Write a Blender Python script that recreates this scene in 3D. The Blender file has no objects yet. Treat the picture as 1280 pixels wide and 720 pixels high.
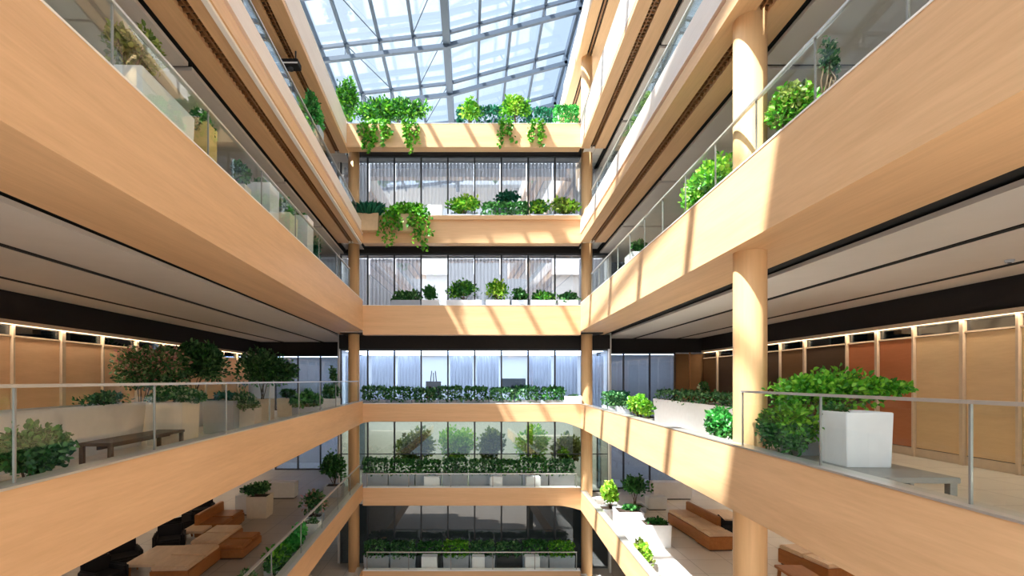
import bpy, bmesh, math, random
import numpy as np
from mathutils import Vector, Matrix

random.seed(7)
RNG = np.random.default_rng(11)
SC = bpy.context.scene
COL = SC.collection
PI = math.pi
F = 640.0
CX, CY = 587.0, 475.0
K = 0.042                       # outward splay of both long sides
L, R = -1, 1
X0 = {L: 4.0, R: 4.2}

# ------------------------------------------------------------------ colour / materials
def lin(c):
    return tuple((v / 12.92 if v <= 0.04045 else ((v + 0.055) / 1.055) ** 2.4) for v in [x / 255.0 for x in c])

def new_mat(name):
    m = bpy.data.materials.new(name); m.use_nodes = True
    nt = m.node_tree; nt.nodes.clear()
    out = nt.nodes.new('ShaderNodeOutputMaterial')
    return m, nt, out

def plain(name, rgb, rough=0.6, noise=0.06, scale=6.0, metal=0.0, bump=0.0):
    m, nt, out = new_mat(name)
    b = nt.nodes.new('ShaderNodeBsdfPrincipled')
    b.inputs['Roughness'].default_value = rough
    b.inputs['Metallic'].default_value = metal
    tc = nt.nodes.new('ShaderNodeTexCoord')
    nz = nt.nodes.new('ShaderNodeTexNoise'); nz.inputs['Scale'].default_value = scale; nz.inputs['Detail'].default_value = 4
    nt.links.new(tc.outputs['Object'], nz.inputs['Vector'])
    rp = nt.nodes.new('ShaderNodeValToRGB')
    c = lin(rgb)
    rp.color_ramp.elements[0].position = 0.3; rp.color_ramp.elements[1].position = 0.7
    rp.color_ramp.elements[0].color = tuple(max(0, v * (1 - noise)) for v in c) + (1,)
    rp.color_ramp.elements[1].color = tuple(min(1, v * (1 + noise)) for v in c) + (1,)
    nt.links.new(nz.outputs['Fac'], rp.inputs['Fac'])
    nt.links.new(rp.outputs['Color'], b.inputs['Base Color'])
    if bump:
        bp = nt.nodes.new('ShaderNodeBump'); bp.inputs['Strength'].default_value = bump; bp.inputs['Distance'].default_value = 0.02
        nt.links.new(nz.outputs['Fac'], bp.inputs['Height']); nt.links.new(bp.outputs['Normal'], b.inputs['Normal'])
    nt.links.new(b.outputs['BSDF'], out.inputs['Surface'])
    return m

def wood(name, rgb, sc, amt=0.10, rough=0.45):
    m, nt, out = new_mat(name)
    b = nt.nodes.new('ShaderNodeBsdfPrincipled'); b.inputs['Roughness'].default_value = rough
    b.inputs['Specular IOR Level'].default_value = 0.3
    tc = nt.nodes.new('ShaderNodeTexCoord')
    mp = nt.nodes.new('ShaderNodeMapping'); mp.inputs['Scale'].default_value = sc
    nt.links.new(tc.outputs['Object'], mp.inputs['Vector'])
    n1 = nt.nodes.new('ShaderNodeTexNoise'); n1.inputs['Scale'].default_value = 1.0; n1.inputs['Detail'].default_value = 6
    n1.inputs['Roughness'].default_value = 0.65
    nt.links.new(mp.outputs['Vector'], n1.inputs['Vector'])
    mp2 = nt.nodes.new('ShaderNodeMapping'); mp2.inputs['Scale'].default_value = tuple(v * 0.16 for v in sc)
    nt.links.new(tc.outputs['Object'], mp2.inputs['Vector'])
    n2 = nt.nodes.new('ShaderNodeTexNoise'); n2.inputs['Scale'].default_value = 1.0; n2.inputs['Detail'].default_value = 2
    nt.links.new(mp2.outputs['Vector'], n2.inputs['Vector'])
    mx = nt.nodes.new('ShaderNodeMath'); mx.operation = 'ADD'
    h = nt.nodes.new('ShaderNodeMath'); h.operation = 'MULTIPLY'; h.inputs[1].default_value = 0.5
    nt.links.new(n1.outputs['Fac'], mx.inputs[0]); nt.links.new(n2.outputs['Fac'], mx.inputs[1])
    nt.links.new(mx.outputs[0], h.inputs[0])
    rp = nt.nodes.new('ShaderNodeValToRGB')
    c = lin(rgb)
    rp.color_ramp.elements[0].position = 0.36; rp.color_ramp.elements[1].position = 0.62
    rp.color_ramp.elements[0].color = tuple(v * (1 - amt * k) for v, k in zip(c, (0.9, 1.2, 1.5))) + (1,)
    rp.color_ramp.elements[1].color = tuple(min(1, v * (1 + amt * 0.6)) for v in c) + (1,)
    nt.links.new(h.outputs[0], rp.inputs['Fac'])
    nt.links.new(rp.outputs['Color'], b.inputs['Base Color'])
    nt.links.new(b.outputs['BSDF'], out.inputs['Surface'])
    return m

def glass(name, tint, base_refl=0.08, graz=0.55, rough=0.0):
    m, nt, out = new_mat(name)
    tr = nt.nodes.new('ShaderNodeBsdfTransparent'); tr.inputs['Color'].default_value = lin(tint) + (1,)
    gl = nt.nodes.new('ShaderNodeBsdfGlossy'); gl.inputs['Roughness'].default_value = rough
    gl.inputs['Color'].default_value = (0.95, 0.97, 1, 1)
    lw = nt.nodes.new('ShaderNodeFresnel'); lw.inputs['IOR'].default_value = 1.5
    mr = nt.nodes.new('ShaderNodeMapRange'); mr.inputs['From Min'].default_value = 0.04; mr.inputs['From Max'].default_value = 1.0
    mr.inputs['To Min'].default_value = base_refl; mr.inputs['To Max'].default_value = graz
    nt.links.new(lw.outputs['Fac'], mr.inputs['Value'])
    mx = nt.nodes.new('ShaderNodeMixShader')
    nt.links.new(mr.outputs['Result'], mx.inputs['Fac'])
    nt.links.new(tr.outputs[0], mx.inputs[1]); nt.links.new(gl.outputs[0], mx.inputs[2])
    nt.links.new(mx.outputs[0], out.inputs['Surface'])
    return m

def leafmat(name, dark, light, extra=None):
    m, nt, out = new_mat(name)
    g = nt.nodes.new('ShaderNodeNewGeometry')
    rp = nt.nodes.new('ShaderNodeValToRGB')
    rp.color_ramp.elements[0].color = lin(dark) + (1,); rp.color_ramp.elements[1].color = lin(light) + (1,)
    if extra:
        for pos, c in extra:
            e = rp.color_ramp.elements.new(pos); e.color = lin(c) + (1,)
    nt.links.new(g.outputs['Random Per Island'], rp.inputs['Fac'])
    b = nt.nodes.new('ShaderNodeBsdfPrincipled'); b.inputs['Roughness'].default_value = 0.42
    t = nt.nodes.new('ShaderNodeBsdfTranslucent')
    nt.links.new(rp.outputs['Color'], b.inputs['Base Color']); nt.links.new(rp.outputs['Color'], t.inputs['Color'])
    mx = nt.nodes.new('ShaderNodeMixShader'); mx.inputs['Fac'].default_value = 0.3
    nt.links.new(b.outputs[0], mx.inputs[1]); nt.links.new(t.outputs[0], mx.inputs[2])
    nt.links.new(mx.outputs[0], out.inputs['Surface'])
    return m

def cloth(name, rgb):
    m, nt, out = new_mat(name)
    d = nt.nodes.new('ShaderNodeBsdfDiffuse'); t = nt.nodes.new('ShaderNodeBsdfTranslucent')
    d.inputs['Color'].default_value = lin(rgb) + (1,); t.inputs['Color'].default_value = lin(rgb) + (1,)
    mx = nt.nodes.new('ShaderNodeMixShader'); mx.inputs['Fac'].default_value = 0.55
    nt.links.new(d.outputs[0], mx.inputs[1]); nt.links.new(t.outputs[0], mx.inputs[2]); nt.links.new(mx.outputs[0], out.inputs['Surface'])
    return m

def emit(name, rgb, s):
    m, nt, out = new_mat(name)
    e = nt.nodes.new('ShaderNodeEmission'); e.inputs['Color'].default_value = lin(rgb) + (1,); e.inputs['Strength'].default_value = s
    nt.links.new(e.outputs[0], out.inputs['Surface'])
    return m

def tiles(name, rgb, joint, sx, sy):
    m, nt, out = new_mat(name)
    b = nt.nodes.new('ShaderNodeBsdfPrincipled'); b.inputs['Roughness'].default_value = 0.4
    tc = nt.nodes.new('ShaderNodeTexCoord')
    br = nt.nodes.new('ShaderNodeTexBrick'); br.offset = 0.0
    br.inputs['Scale'].default_value = 1.0; br.inputs['Brick Width'].default_value = sx; br.inputs['Row Height'].default_value = sy
    br.inputs['Mortar Size'].default_value = 0.012
    c = lin(rgb)
    br.inputs['Color1'].default_value = tuple(v * 0.96 for v in c) + (1,); br.inputs['Color2'].default_value = tuple(min(1, v * 1.04) for v in c) + (1,)
    br.inputs['Mortar'].default_value = lin(joint) + (1,)
    nt.links.new(tc.outputs['Object'], br.inputs['Vector']); nt.links.new(br.outputs['Color'], b.inputs['Base Color'])
    nt.links.new(b.outputs[0], out.inputs['Surface'])
    return m

OAK = (225, 183, 138)
M = dict(
    oak_y=wood('oak_along_gallery', OAK, (22, 1.1, 22)),
    oak_x=wood('oak_across', OAK, (1.1, 22, 22)),
    oak_z=wood('oak_upright', (224, 182, 132), (20, 20, 0.9)),
    oak_pale=wood('washed_oak_fascia', (238, 224, 212), (22, 1.1, 22), 0.05),  # fascia tone set paler than the other oak
    slot=plain('black_slot', (10, 9, 9), 0.9, 0.05),  # black stands in for the shade inside ceiling slots and seams
    furn=wood('warm_timber', (170, 112, 62), (14, 3, 14), 0.2),
    furn_pale=wood('pale_timber', (226, 198, 166), (14, 3, 14), 0.12),
    darkwood=wood('dark_timber', (92, 72, 56), (14, 2, 14), 0.2),
    cream=plain('cream_planter', (232, 222, 205), 0.6, 0.04),
    white=plain('white_planter', (232, 233, 236), 0.5, 0.03),
    grey=plain('grey_planter', (176, 184, 194), 0.55, 0.04),
    tan=plain('tan_planter', (206, 176, 136), 0.6, 0.05),
    yellow=plain('yellow_planter', (236, 200, 122), 0.6, 0.05),
    soil=plain('soil', (60, 45, 34), 0.95, 0.3, 30),
    bark=plain('bark', (96, 76, 56), 0.85, 0.2, 20),
    ceil=plain('ceiling_panel', (212, 205, 197), 0.8, 0.02, 2),
    dark=plain('dark_recess', (34, 28, 26), 0.8, 0.1),
    mullion=plain('dark_mullion', (58, 62, 66), 0.5, 0.05),
    steel=plain('blue_grey_steel', (66, 80, 98), 0.5, 0.04, 4),
    chrome=plain('brushed_rail', (205, 200, 192), 0.3, 0.03, 8, 0.6),
    post=plain('grey_post', (150, 148, 142), 0.4, 0.05, 8, 0.4),
    wallp=plain('white_plaster', (220, 216, 210), 0.8, 0.03),
    wallg=plain('grey_wall', (150, 146, 142), 0.8, 0.04),
    red=plain('dark_red_panel', (120, 52, 40), 0.7, 0.08),
    red2=plain('red_cloth', (176, 66, 54), 0.8, 0.1),
    frame=plain('pale_timber_frame', (216, 196, 170), 0.6, 0.05),
    curtain=cloth('white_curtain', (236, 236, 238)),
    black=plain('black_cloth', (26, 24, 26), 0.9, 0.15),
    gold=plain('bronze_slat', (150, 104, 62), 0.4, 0.2, 60, 0.3),
    bead=plain('white_bead', (246, 240, 232), 0.5, 0.02),
    floor=tiles('floor_tiles', (222, 216, 208), (176, 170, 162), 1.2, 1.2),
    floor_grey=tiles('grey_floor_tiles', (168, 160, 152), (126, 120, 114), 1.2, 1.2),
    lamp=emit('ceiling_light_glow', (236, 240, 255), 9.0),
    panel=emit('luminous_ceiling_glow', (246, 248, 255), 2.6),
    panel_dim=emit('dim_ceiling_glow', (255, 250, 235), 1.8), panel_low=emit('low_ceiling_glow', (255, 246, 230), 0.15),
    wash=emit('wall_light_glow', (255, 232, 204), 12.0),
    glass_rail=glass('railing_glass', (250, 253, 251), 0.002, 0.045),
    glass_up=glass('upper_railing_glass', (240, 247, 244), 0.03, 0.8), glass_mid=glass('mid_railing_glass', (246, 250, 248), 0.008, 0.16),
    glass_end=glass('end_window_glass', (206, 220, 236), 0.06, 0.6),
    glass_fac=glass('facade_glass', (226, 230, 234), 0.2, 0.9), glass_top=glass('upper_facade_glass', (230, 236, 240), 0.3, 0.9),
    glass_dark=glass('tinted_facade_glass', (150, 164, 174), 0.08, 0.7), glass_garden=glass('garden_facade_glass', (206, 216, 216), 0.08, 0.7),
    glass_sky=glass('skylight_glass', (240, 246, 252), 0.003, 0.12),
    bright=leafmat('bright_leaves', (46, 120, 22), (150, 210, 66), [(0.5, (88, 170, 38))]),
    lime=leafmat('lime_leaves', (96, 160, 34), (200, 226, 90), [(0.5, (140, 196, 50))]),
    mid=leafmat('green_leaves', (24, 78, 32), (96, 160, 76), [(0.5, (48, 116, 48))]),
    deep=leafmat('dark_leaves', (30, 80, 42), (124, 176, 112), [(0.5, (56, 116, 64))]),
    teal=leafmat('blue_green_leaves', (14, 84, 60), (60, 150, 110), [(0.5, (28, 116, 84))]),
    clip=leafmat('clipped_leaves', (40, 140, 50), (110, 200, 100), [(0.5, (66, 176, 72))]),
    ruddy=leafmat('reddish_leaves', (64, 104, 58), (240, 206, 184), [(0.4, (96, 146, 86)), (0.62, (140, 168, 112)), (0.8, (214, 140, 136))]),
    olive=leafmat('olive_leaves', (70, 92, 30), (170, 176, 90), [(0.5, (108, 132, 48))]),
    flower=leafmat('pale_mixed_leaves', (34, 84, 44), (226, 226, 196), [(0.55, (70, 128, 62)), (0.8, (140, 176, 120))]),
)
BL = {}
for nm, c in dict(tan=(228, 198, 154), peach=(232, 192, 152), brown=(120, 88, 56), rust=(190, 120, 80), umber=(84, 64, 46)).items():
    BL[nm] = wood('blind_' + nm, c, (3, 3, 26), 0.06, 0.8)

# ------------------------------------------------------------------ mesh helpers
class MB:
    def __init__(s): s.v = []; s.f = []
    def add(s, vs, fs):
        o = len(s.v); s.v += [tuple(p) for p in vs]; s.f += [tuple(i + o for i in f) for f in fs]
    def hexa(s, p):                                   # 8 points: bottom 4 ccw, top 4
        s.add(p, [(3, 2, 1, 0), (4, 5, 6, 7), (0, 1, 5, 4), (1, 2, 6, 5), (2, 3, 7, 6), (3, 0, 4, 7)])
    def box(s, x0, x1, y0, y1, z0, z1):
        s.hexa([(x0, y0, z0), (x1, y0, z0), (x1, y1, z0), (x0, y1, z0), (x0, y0, z1), (x1, y0, z1), (x1, y1, z1), (x0, y1, z1)])
    def side(s, sd, o0, o1, y0, y1, z0, z1):          # a box that follows one of the splayed gallery sides
        g = lambda o, y: SX(sd, o, y)
        q = [(g(o0, y0), y0), (g(o1, y0), y0), (g(o1, y1), y1), (g(o0, y1), y1)]
        if sd == L: q = q[::-1]
        s.hexa([(x, y, z0) for x, y in q] + [(x, y, z1) for x, y in q])
    def bar(s, a, b, w, h=None):                      # rectangular bar from a to b
        a, b = Vector(a), Vector(b); h = h or w
        d = (b - a).normalized()
        up = Vector((0, 0, 1)) if abs(d.z) < 0.95 else Vector((0, 1, 0))
        u = d.cross(up).normalized() * (w / 2); v = u.cross(d).normalized() * (h / 2)
        s.hexa([a - u - v, a + u - v, b + u - v, b - u - v, a - u + v, a + u + v, b + u + v, b - u + v])
    def tube(s, pts, rad, n=8, cap=True):
        pts = [Vector(p) for p in pts]
        rs = rad if isinstance(rad, (list, tuple)) else [rad] * len(pts)
        rings = []
        for i, p in enumerate(pts):
            d = (pts[min(i + 1, len(pts) - 1)] - pts[max(i - 1, 0)]).normalized()
            up = Vector((0, 0, 1)) if abs(d.z) < 0.9 else Vector((1, 0, 0))
            u = d.cross(up).normalized(); v = u.cross(d)
            rings.append([p + (u * math.cos(2 * PI * k / n) + v * math.sin(2 * PI * k / n)) * rs[i] for k in range(n)])
        vs = [q for r in rings for q in r]; fs = []
        for i in range(len(pts) - 1):
            for k in range(n):
                a = i * n + k; b = i * n + (k + 1) % n
                fs.append((a, b, b + n, a + n))
        if cap:
            fs.append(tuple(range(n))[::-1]); fs.append(tuple(range((len(pts) - 1) * n, len(pts) * n)))
        s.add(vs, fs)
    def build(s, name, mat, parent=None, bevel=0.0, smooth=False, loc=None):
        me = bpy.data.meshes.new(name)
        me.from_pydata(s.v, [], s.f); me.update()
        bm = bmesh.new(); bm.from_mesh(me); bmesh.ops.recalc_face_normals(bm, faces=bm.faces)
        if bevel:
            bmesh.ops.bevel(bm, geom=list(bm.edges), offset=bevel, segments=2, affect='EDGES', clamp_overlap=True)
        bm.to_mesh(me); bm.free()
        if smooth:
            for p in me.polygons: p.use_smooth = True
        me.materials.append(mat if not isinstance(mat, str) else M[mat])
        o = bpy.data.objects.new(name, me); COL.objects.link(o)
        if parent: o.parent = parent
        return o

def SX(sd, off, y): return sd * (X0[sd] + off + K * y)
def rotz(sd): return math.atan(-sd * K)                # heading along a gallery side
def ysd(sd, px, off): return (X0[sd] + off) / (sd * (px - CX) / F - K)
def atz(px, py, z):
    y = -z * F / (py - CY); return ((px - CX) / F * y, y)
def zat(py, y): return (CY - py) * y / F

def empty(name, label, cat, loc=(0, 0, 0), rz=0.0, group=None, kind=None):
    o = bpy.data.objects.new(name, None); o.empty_display_size = 0.2; COL.objects.link(o)
    o.location = loc; o.rotation_euler = (0, 0, rz)
    tag(o, label, cat, group, kind); return o
def tag(o, label, cat, group=None, kind=None):
    o['label'] = label; o['category'] = cat
    if group: o['group'] = group
    if kind: o['kind'] = kind
    return o
def struct(mb, name, mat, label, cat, **kw):
    o = mb.build(name, mat, **kw); tag(o, label, cat, None, 'structure'); return o
def tree_copy(o, parent=None):
    c = o.copy(); COL.objects.link(c)
    if parent: c.parent = parent
    for ch in list(o.children): tree_copy(ch, c)
    return c

ORD = ['first', 'second', 'third', 'fourth', 'fifth', 'sixth', 'seventh', 'eighth', 'ninth', 'tenth', 'eleventh', 'twelfth']
SN = {L: 'left', R: 'right'}
LEV = {'A': 'top planted', 'B': 'second', 'C': 'third', 'D': 'eye-level', 'E': 'fifth', 'F': 'lowest'}

# heights: band bottom / top on the left, right and far side
ZB = {L: dict(A=10.85, B=6.42, C=2.32, D=-2.02, E=-5.6, F=-9.5), R: dict(A=10.85, B=6.45, C=2.29, D=-2.26, E=-6.1, F=-10.0)}
ZT = {L: dict(A=12.1, B=7.3, C=3.72, D=-1.0, E=-4.85, F=-8.8), R: dict(A=12.3, B=7.5, C=3.6, D=-1.14, E=-5.2, F=-9.1)}
FB = dict(A=10.91, B=6.41, C=2.12, D=-1.95, E=-5.89, F=-9.8)
FT = dict(A=12.02, B=7.69, C=3.49, D=-1.12, E=-5.06, F=-8.96)
FL = {s: {k: ZB[s][k] + 0.2 for k in ZB[s]} for s in (L, R)}        # side floors
FF = dict(A=11.62, B=6.95, C=2.5, D=-1.72, E=-5.68, F=-9.55)        # far floors
YF, YG = 24.0, 26.0             # face of the far bands, far glass line
YN = -3.0
YE = {L: 31.0, R: 28.0}         # far end of the side galleries
WO = {L: 7.5, R: 7.3}           # back walls, measured from the parapet face
RECESS = {(L, 'A'): 0.75}

# ------------------------------------------------------------------ side bands (beams), floors, ceilings
def side_level(sd, k):
    YF = 24.5 if (sd, k) == (L, 'A') else 24.0
    zb, zt = ZB[sd][k], ZT[sd][k]
    r = RECESS.get((sd, k), 0.0)
    sw = {'A': 1.15, 'B': 1.15}.get(k, 1.5)
    w = WO[sd]
    m = MB(); f = MB()
    if k == 'B':                                       # stepped fascia with a shadow groove
        m.side(sd, r, r + 0.25, YN, YF, zb, zb + 0.32)
        m.side(sd, r + 0.06, r + 0.25, YN, YF, zb + 0.32, zb + 0.42)
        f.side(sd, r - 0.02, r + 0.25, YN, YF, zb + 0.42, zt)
    elif k == 'A':
        m.side(sd, r, r + 0.25, YN, YF, zb, zb + 0.16)
        m.side(sd, r + 0.05, r + 0.25, YN, YF, zb + 0.16, zb + 0.21)
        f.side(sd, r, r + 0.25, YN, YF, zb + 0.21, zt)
    else:
        m.side(sd, r, r + 0.25, YN, YF, zb, zt)
    if k in 'AB':
        m.side(sd, r + 0.25, r + 0.42, YN, YF, zb, zb + 0.18)
        m.side(sd, r + 0.66, r + sw, YN, YF, zb, zb + 0.18)
        m.side(sd, r + 0.42, r + 0.66, YN, YF, zb + 0.12, zb + 0.18)
    else:
        m.side(sd, r + 0.25, r + sw, YN, YF + 2.0, zb, zb + 0.18)
    o = struct(m, 'beam', 'oak_y', f'{LEV[k]} level oak clad parapet beam along the {SN[sd]} gallery', 'beam')
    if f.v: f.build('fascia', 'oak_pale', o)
    j = MB(); j.side(sd, r - 0.01, r + 0.26, YN, YF, zt, zt + 0.025); j.build('edge_strip', 'chrome' if k in 'DEF' else 'bead', o)
    if k in 'AB':
        g = MB(); g.side(sd, r + 0.42, r + 0.66, YN, YF, zb + 0.10, zb + 0.118); g.build('grille_recess', 'dark', o)
        g = MB(); y = 4.0
        while y < YF - 0.2:
            g.side(sd, r + 0.44, r + 0.64, y, y + 0.035, zb + 0.03, zb + 0.10); y += 0.16
        g.side(sd, r + 0.5, r + 0.53, YN, YF, zb + 0.01, zb + 0.05)
        g.build('grille', 'gold', o)
    if k == 'B' and sd == L:
        g = MB(); g.side(sd, r + 0.04, r + 0.14, YN, YF, zb - 0.06, zb); g.build('bead', 'bead', o)
    # floor slab
    m = MB(); m.side(sd, r + 0.25, w + 0.1, YN, YE[sd], zb + 0.181, FL[sd][k])
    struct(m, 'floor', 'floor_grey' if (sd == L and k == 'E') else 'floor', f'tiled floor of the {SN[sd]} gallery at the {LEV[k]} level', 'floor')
    # ceiling: slot with its shade painted black, then grey panels with seams
    m = MB()
    ed = [r + sw + ((0.48 if sd == R else 0.24) if k == 'C' else 0.14), 3.7, 6.1, w]
    for a, b in zip(ed[:-1], ed[1:]):
        ys = [YN, 4.4, 10.5, 16.6, 21.4, YE[sd]] if k in 'AB' else [YN, YE[sd]]
        for y0, y1 in zip(ys[:-1], ys[1:]):
            m.side(sd, a, b - (0.2 if k == 'C' else 0.1), y0 + 0.08, y1 - 0.08, zb - 0.03, zb + 0.05)
    c = struct(m, 'ceiling', 'ceil', f'grey panelled ceiling under the {LEV[k]} level of the {SN[sd]} gallery', 'ceiling')
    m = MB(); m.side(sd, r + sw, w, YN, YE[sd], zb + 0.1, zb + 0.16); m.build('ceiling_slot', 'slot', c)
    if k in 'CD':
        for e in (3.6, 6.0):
            m = MB(); m.side(sd, e - 0.12, e + 0.02, YN, YE[sd], zb - 0.045, zb - 0.02); m.build('joint_profile', 'slot', c)  # black strip painted in as seam shade, so the gap reads dark
    return o

for sd in (L, R):
    for k in 'ABCDEF': side_level(sd, k)
    m = MB(); m.side(sd, WO[sd] + 0.12, WO[sd] + 0.5, YN, YE[sd] + 4, -14.0, 16.5 if sd == R else 14.5)
    struct(m, 'wall_' + SN[sd], 'wallg', f'plain grey wall behind the {SN[sd]} galleries', 'wall')
    m = MB(); m.side(sd, WO[sd] - 0.06, WO[sd] + 0.11, YN, YE[sd], 1.5, 2.32); m.side(sd, WO[sd] - 0.06, WO[sd] + 0.11, YN, YE[sd], -2.9, ZB[sd]['D'] + 0.1)
    m.side(sd, 2.2, WO[sd], YE[sd] - 0.12, YE[sd] + 0.08, 1.5, 2.32)
    m.side(sd, 2.2, WO[sd], YE[sd] - 0.12, YE[sd] + 0.08, 5.8, 6.45)
    struct(m, 'trim_' + ('1' if sd == L else '2'), 'dark', f'black bulkhead strip above the {SN[sd]} gallery partitions', 'bulkhead')

# roof level beam on the right and an unseen slab added over the camera end to block sun
m = MB(); m.side(R, 0, 0.3, YN, 36, 15.7, 15.95); m.side(R, 0.3, 0.42, YN, 36, 15.7, 15.9); m.side(R, 0.66, 1.15, YN, 36, 15.7, 15.9); m.side(R, 0.42, 0.66, YN, 36, 15.84, 15.9)
rb = struct(m, 'beam', 'oak_y', 'topmost oak roof beam on the right, just under the skylight edge', 'beam')
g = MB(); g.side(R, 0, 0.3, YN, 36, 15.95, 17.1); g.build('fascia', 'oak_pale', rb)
g = MB(); g.side(R, 0.42, 0.66, YN, 36, 15.8, 15.82); g.build('grille_recess', 'dark', rb)
g = MB(); g.side(R, 0.5, 0.58, YN, 36, 15.71, 15.78); g.build('grille', 'gold', rb)
m = MB()
for y0, y1 in ((YN, 10), (10, 16.6), (16.6, 23.4), (23.4, 36)): m.side(R, 1.27, WO[R], y0 + 0.09, y1 - 0.09, 15.72, 15.8)
c = struct(m, 'ceiling', 'ceil', 'grey ceiling panels under the roof on the right', 'ceiling')
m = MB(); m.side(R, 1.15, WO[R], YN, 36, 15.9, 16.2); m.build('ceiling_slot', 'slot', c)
m = MB(); m.box(-12.5, 6.0, -3.0, 3.0, 18.4, 18.7)
struct(m, 'roof', 'wallp', 'solid white strip of roof above the near end of the skylight', 'roof')
m = MB(); m.box(-20, 22, -12, 40, -14.3, -14.0)
struct(m, 'floor', 'floor_grey', 'dark floor at the very bottom of the atrium', 'floor')

# ------------------------------------------------------------------ far bands
XL, XR = SX(L, 0, YF), SX(R, 0, YF)
def far_band(k):
    XL = SX(L, 0, YF) - (0.78 if k == 'A' else 0)
    zb, zt = FB[k], FT[k]
    zl, zr = ZB[L][k], ZB[R][k]
    m = MB()
    pts = []
    n = 8
    if k in 'DEF':
        rl, rr = 0.55, 1.15
        dl, dr = max(0.0, zb - zl), max(0.0, zb - zr)
        for i in range(n + 1):
            t = i / n; pts.append((XL + rl * t, zb - dl * (1 - math.sin(t * PI / 2))))
        for i in range(n + 1):
            t = i / n; pts.append((XR - rr * (1 - t), zb - dr * (1 - math.cos(t * PI / 2))))
    else:
        pts = [(XL, zb), (XR, zb)]
    top = [(XR, zt), (XL, zt)]
    poly = pts + top
    N = len(poly)
    y0, y1 = YF, YF + (0.5 if k in 'ABC' else 0.35)
    vs = [(x, y0, z) for x, z in poly] + [(x, y1, z) for x, z in poly]
    fs = [tuple(range(N)), tuple(range(N, 2 * N))[::-1]] + [(i, (i + 1) % N, (i + 1) % N + N, i + N) for i in range(N)]
    m.add(vs, fs)
    if k == 'B':
        m.box(XL, XR, YF - 0.1, YF, zt - 0.2, zt); m.box(XL, XR, YF - 0.05, YF, zb, zb + 0.5)
    if k == 'A':
        m.box(XL, XR, YF - 0.03, YF, zb, zb + 0.22)
    o = struct(m, 'beam', 'oak_x', f'{LEV[k]} level oak parapet band across the far end', 'beam')
    j = MB(); j.box(XL, XR, YF - 0.01, y1 + 0.01, zt, zt + 0.02); j.build('edge_strip', 'bead', o)
    m = MB(); m.box(-6.2, 6.4, y1, YG + 5, FF[k] - 0.22, FF[k])
    struct(m, 'floor', 'floor', f'floor slab of the far walkway and room at the {LEV[k]} level', 'floor')
for k in 'ABCDEF': far_band(k)
WT = dict(B=11.37, C=6.42, D=1.58, E=-1.98, F=-5.92)
NXT = dict(B='A', C='B', D='C', E='D', F='E')
for k in 'BCDEF':
    m = MB(); m.box(-6.6, 7.1, YG - 0.12, YG + 0.12, WT[k], FF[NXT[k]] - 0.22); m.box(-6.2, 6.4, YF + 0.36 if k in 'EF' else YF + 0.5, YG, FF[NXT[k]] - 0.27, FF[NXT[k]] - 0.221)
    struct(m, 'trim', 'dark', f'dark header strip above the far windows at the {LEV[k]} level', 'trim')
    m = MB(); m.box(-6.6, 7.1, YG + 0.13, YG + 5, WT[k] + 0.0, WT[k] + 0.05)
    struct(m, 'ceiling', 'wallp', f'white ceiling of the far room at the {LEV[k]} level', 'ceiling')
m = MB(); m.box(-6.6, 7.1, YG + 5, YG + 5.3, -14, 11.6)
struct(m, 'wall_far', 'wallp', 'white rear wall of the rooms behind the far windows', 'wall')
m = MB(); m.box(-6.7, -6.6, YG, YG + 5, -14, 11.4)
struct(m, 'wall_far_left', 'wallp', 'white cross wall on the left of the far rooms', 'wall')
m = MB(); m.box(7.1, 7.2, YG, YG + 5, -14, 11.4)
struct(m, 'wall_far_right', 'wallp', 'white cross wall on the right of the far rooms', 'wall')
m = MB(); m.box(-14, 8, 36.6, 37.0, 11.0, 15.0)
struct(m, 'wall_terrace', 'wallp', 'low white wall at the end of the planted roof terrace', 'wall')
m = MB(); m.box(-14, 8, 31.3, 37, 11.3, 11.62)
struct(m, 'floor', 'floor', 'floor of the planted roof terrace beyond the top band', 'floor')
for sd in (L, R):
    m = MB(); xa, xb = sorted((SX(sd, 1.5, 33), SX(sd, WO[sd] + 0.3, 33))); m.box(xa, xb, YE[sd] + 2.4, YE[sd] + 2.6, -14, 11)
    struct(m, 'wall_end_' + SN[sd], 'wallp', f'white wall behind the end windows of the {SN[sd]} gallery', 'wall')

# columns (each one runs through all storeys)
def column(x, y, rad, z0, z1, label):
    m = MB(); n = 40
    m.tube([(x, y, z0), (x, y, z1)], rad, n)
    o = m.build('column', 'oak_z', smooth=False)
    for p in o.data.polygons:
        if len(p.vertices) == 4: p.use_smooth = True
    tag(o, label, 'column', None, 'structure')
column(SX(R, 0.45, 9.2), 9.2, 0.275, -14, 16.0, 'thick round oak column standing near on the right gallery')
column(SX(R, 0.47, 25), 25.0, 0.27, -14, 16.0, 'slim looking round oak column at the far right corner')
column(SX(L, 0.6, 25), 25.0, 0.27, -14, 11.2, 'round oak column at the far left corner')

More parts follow.
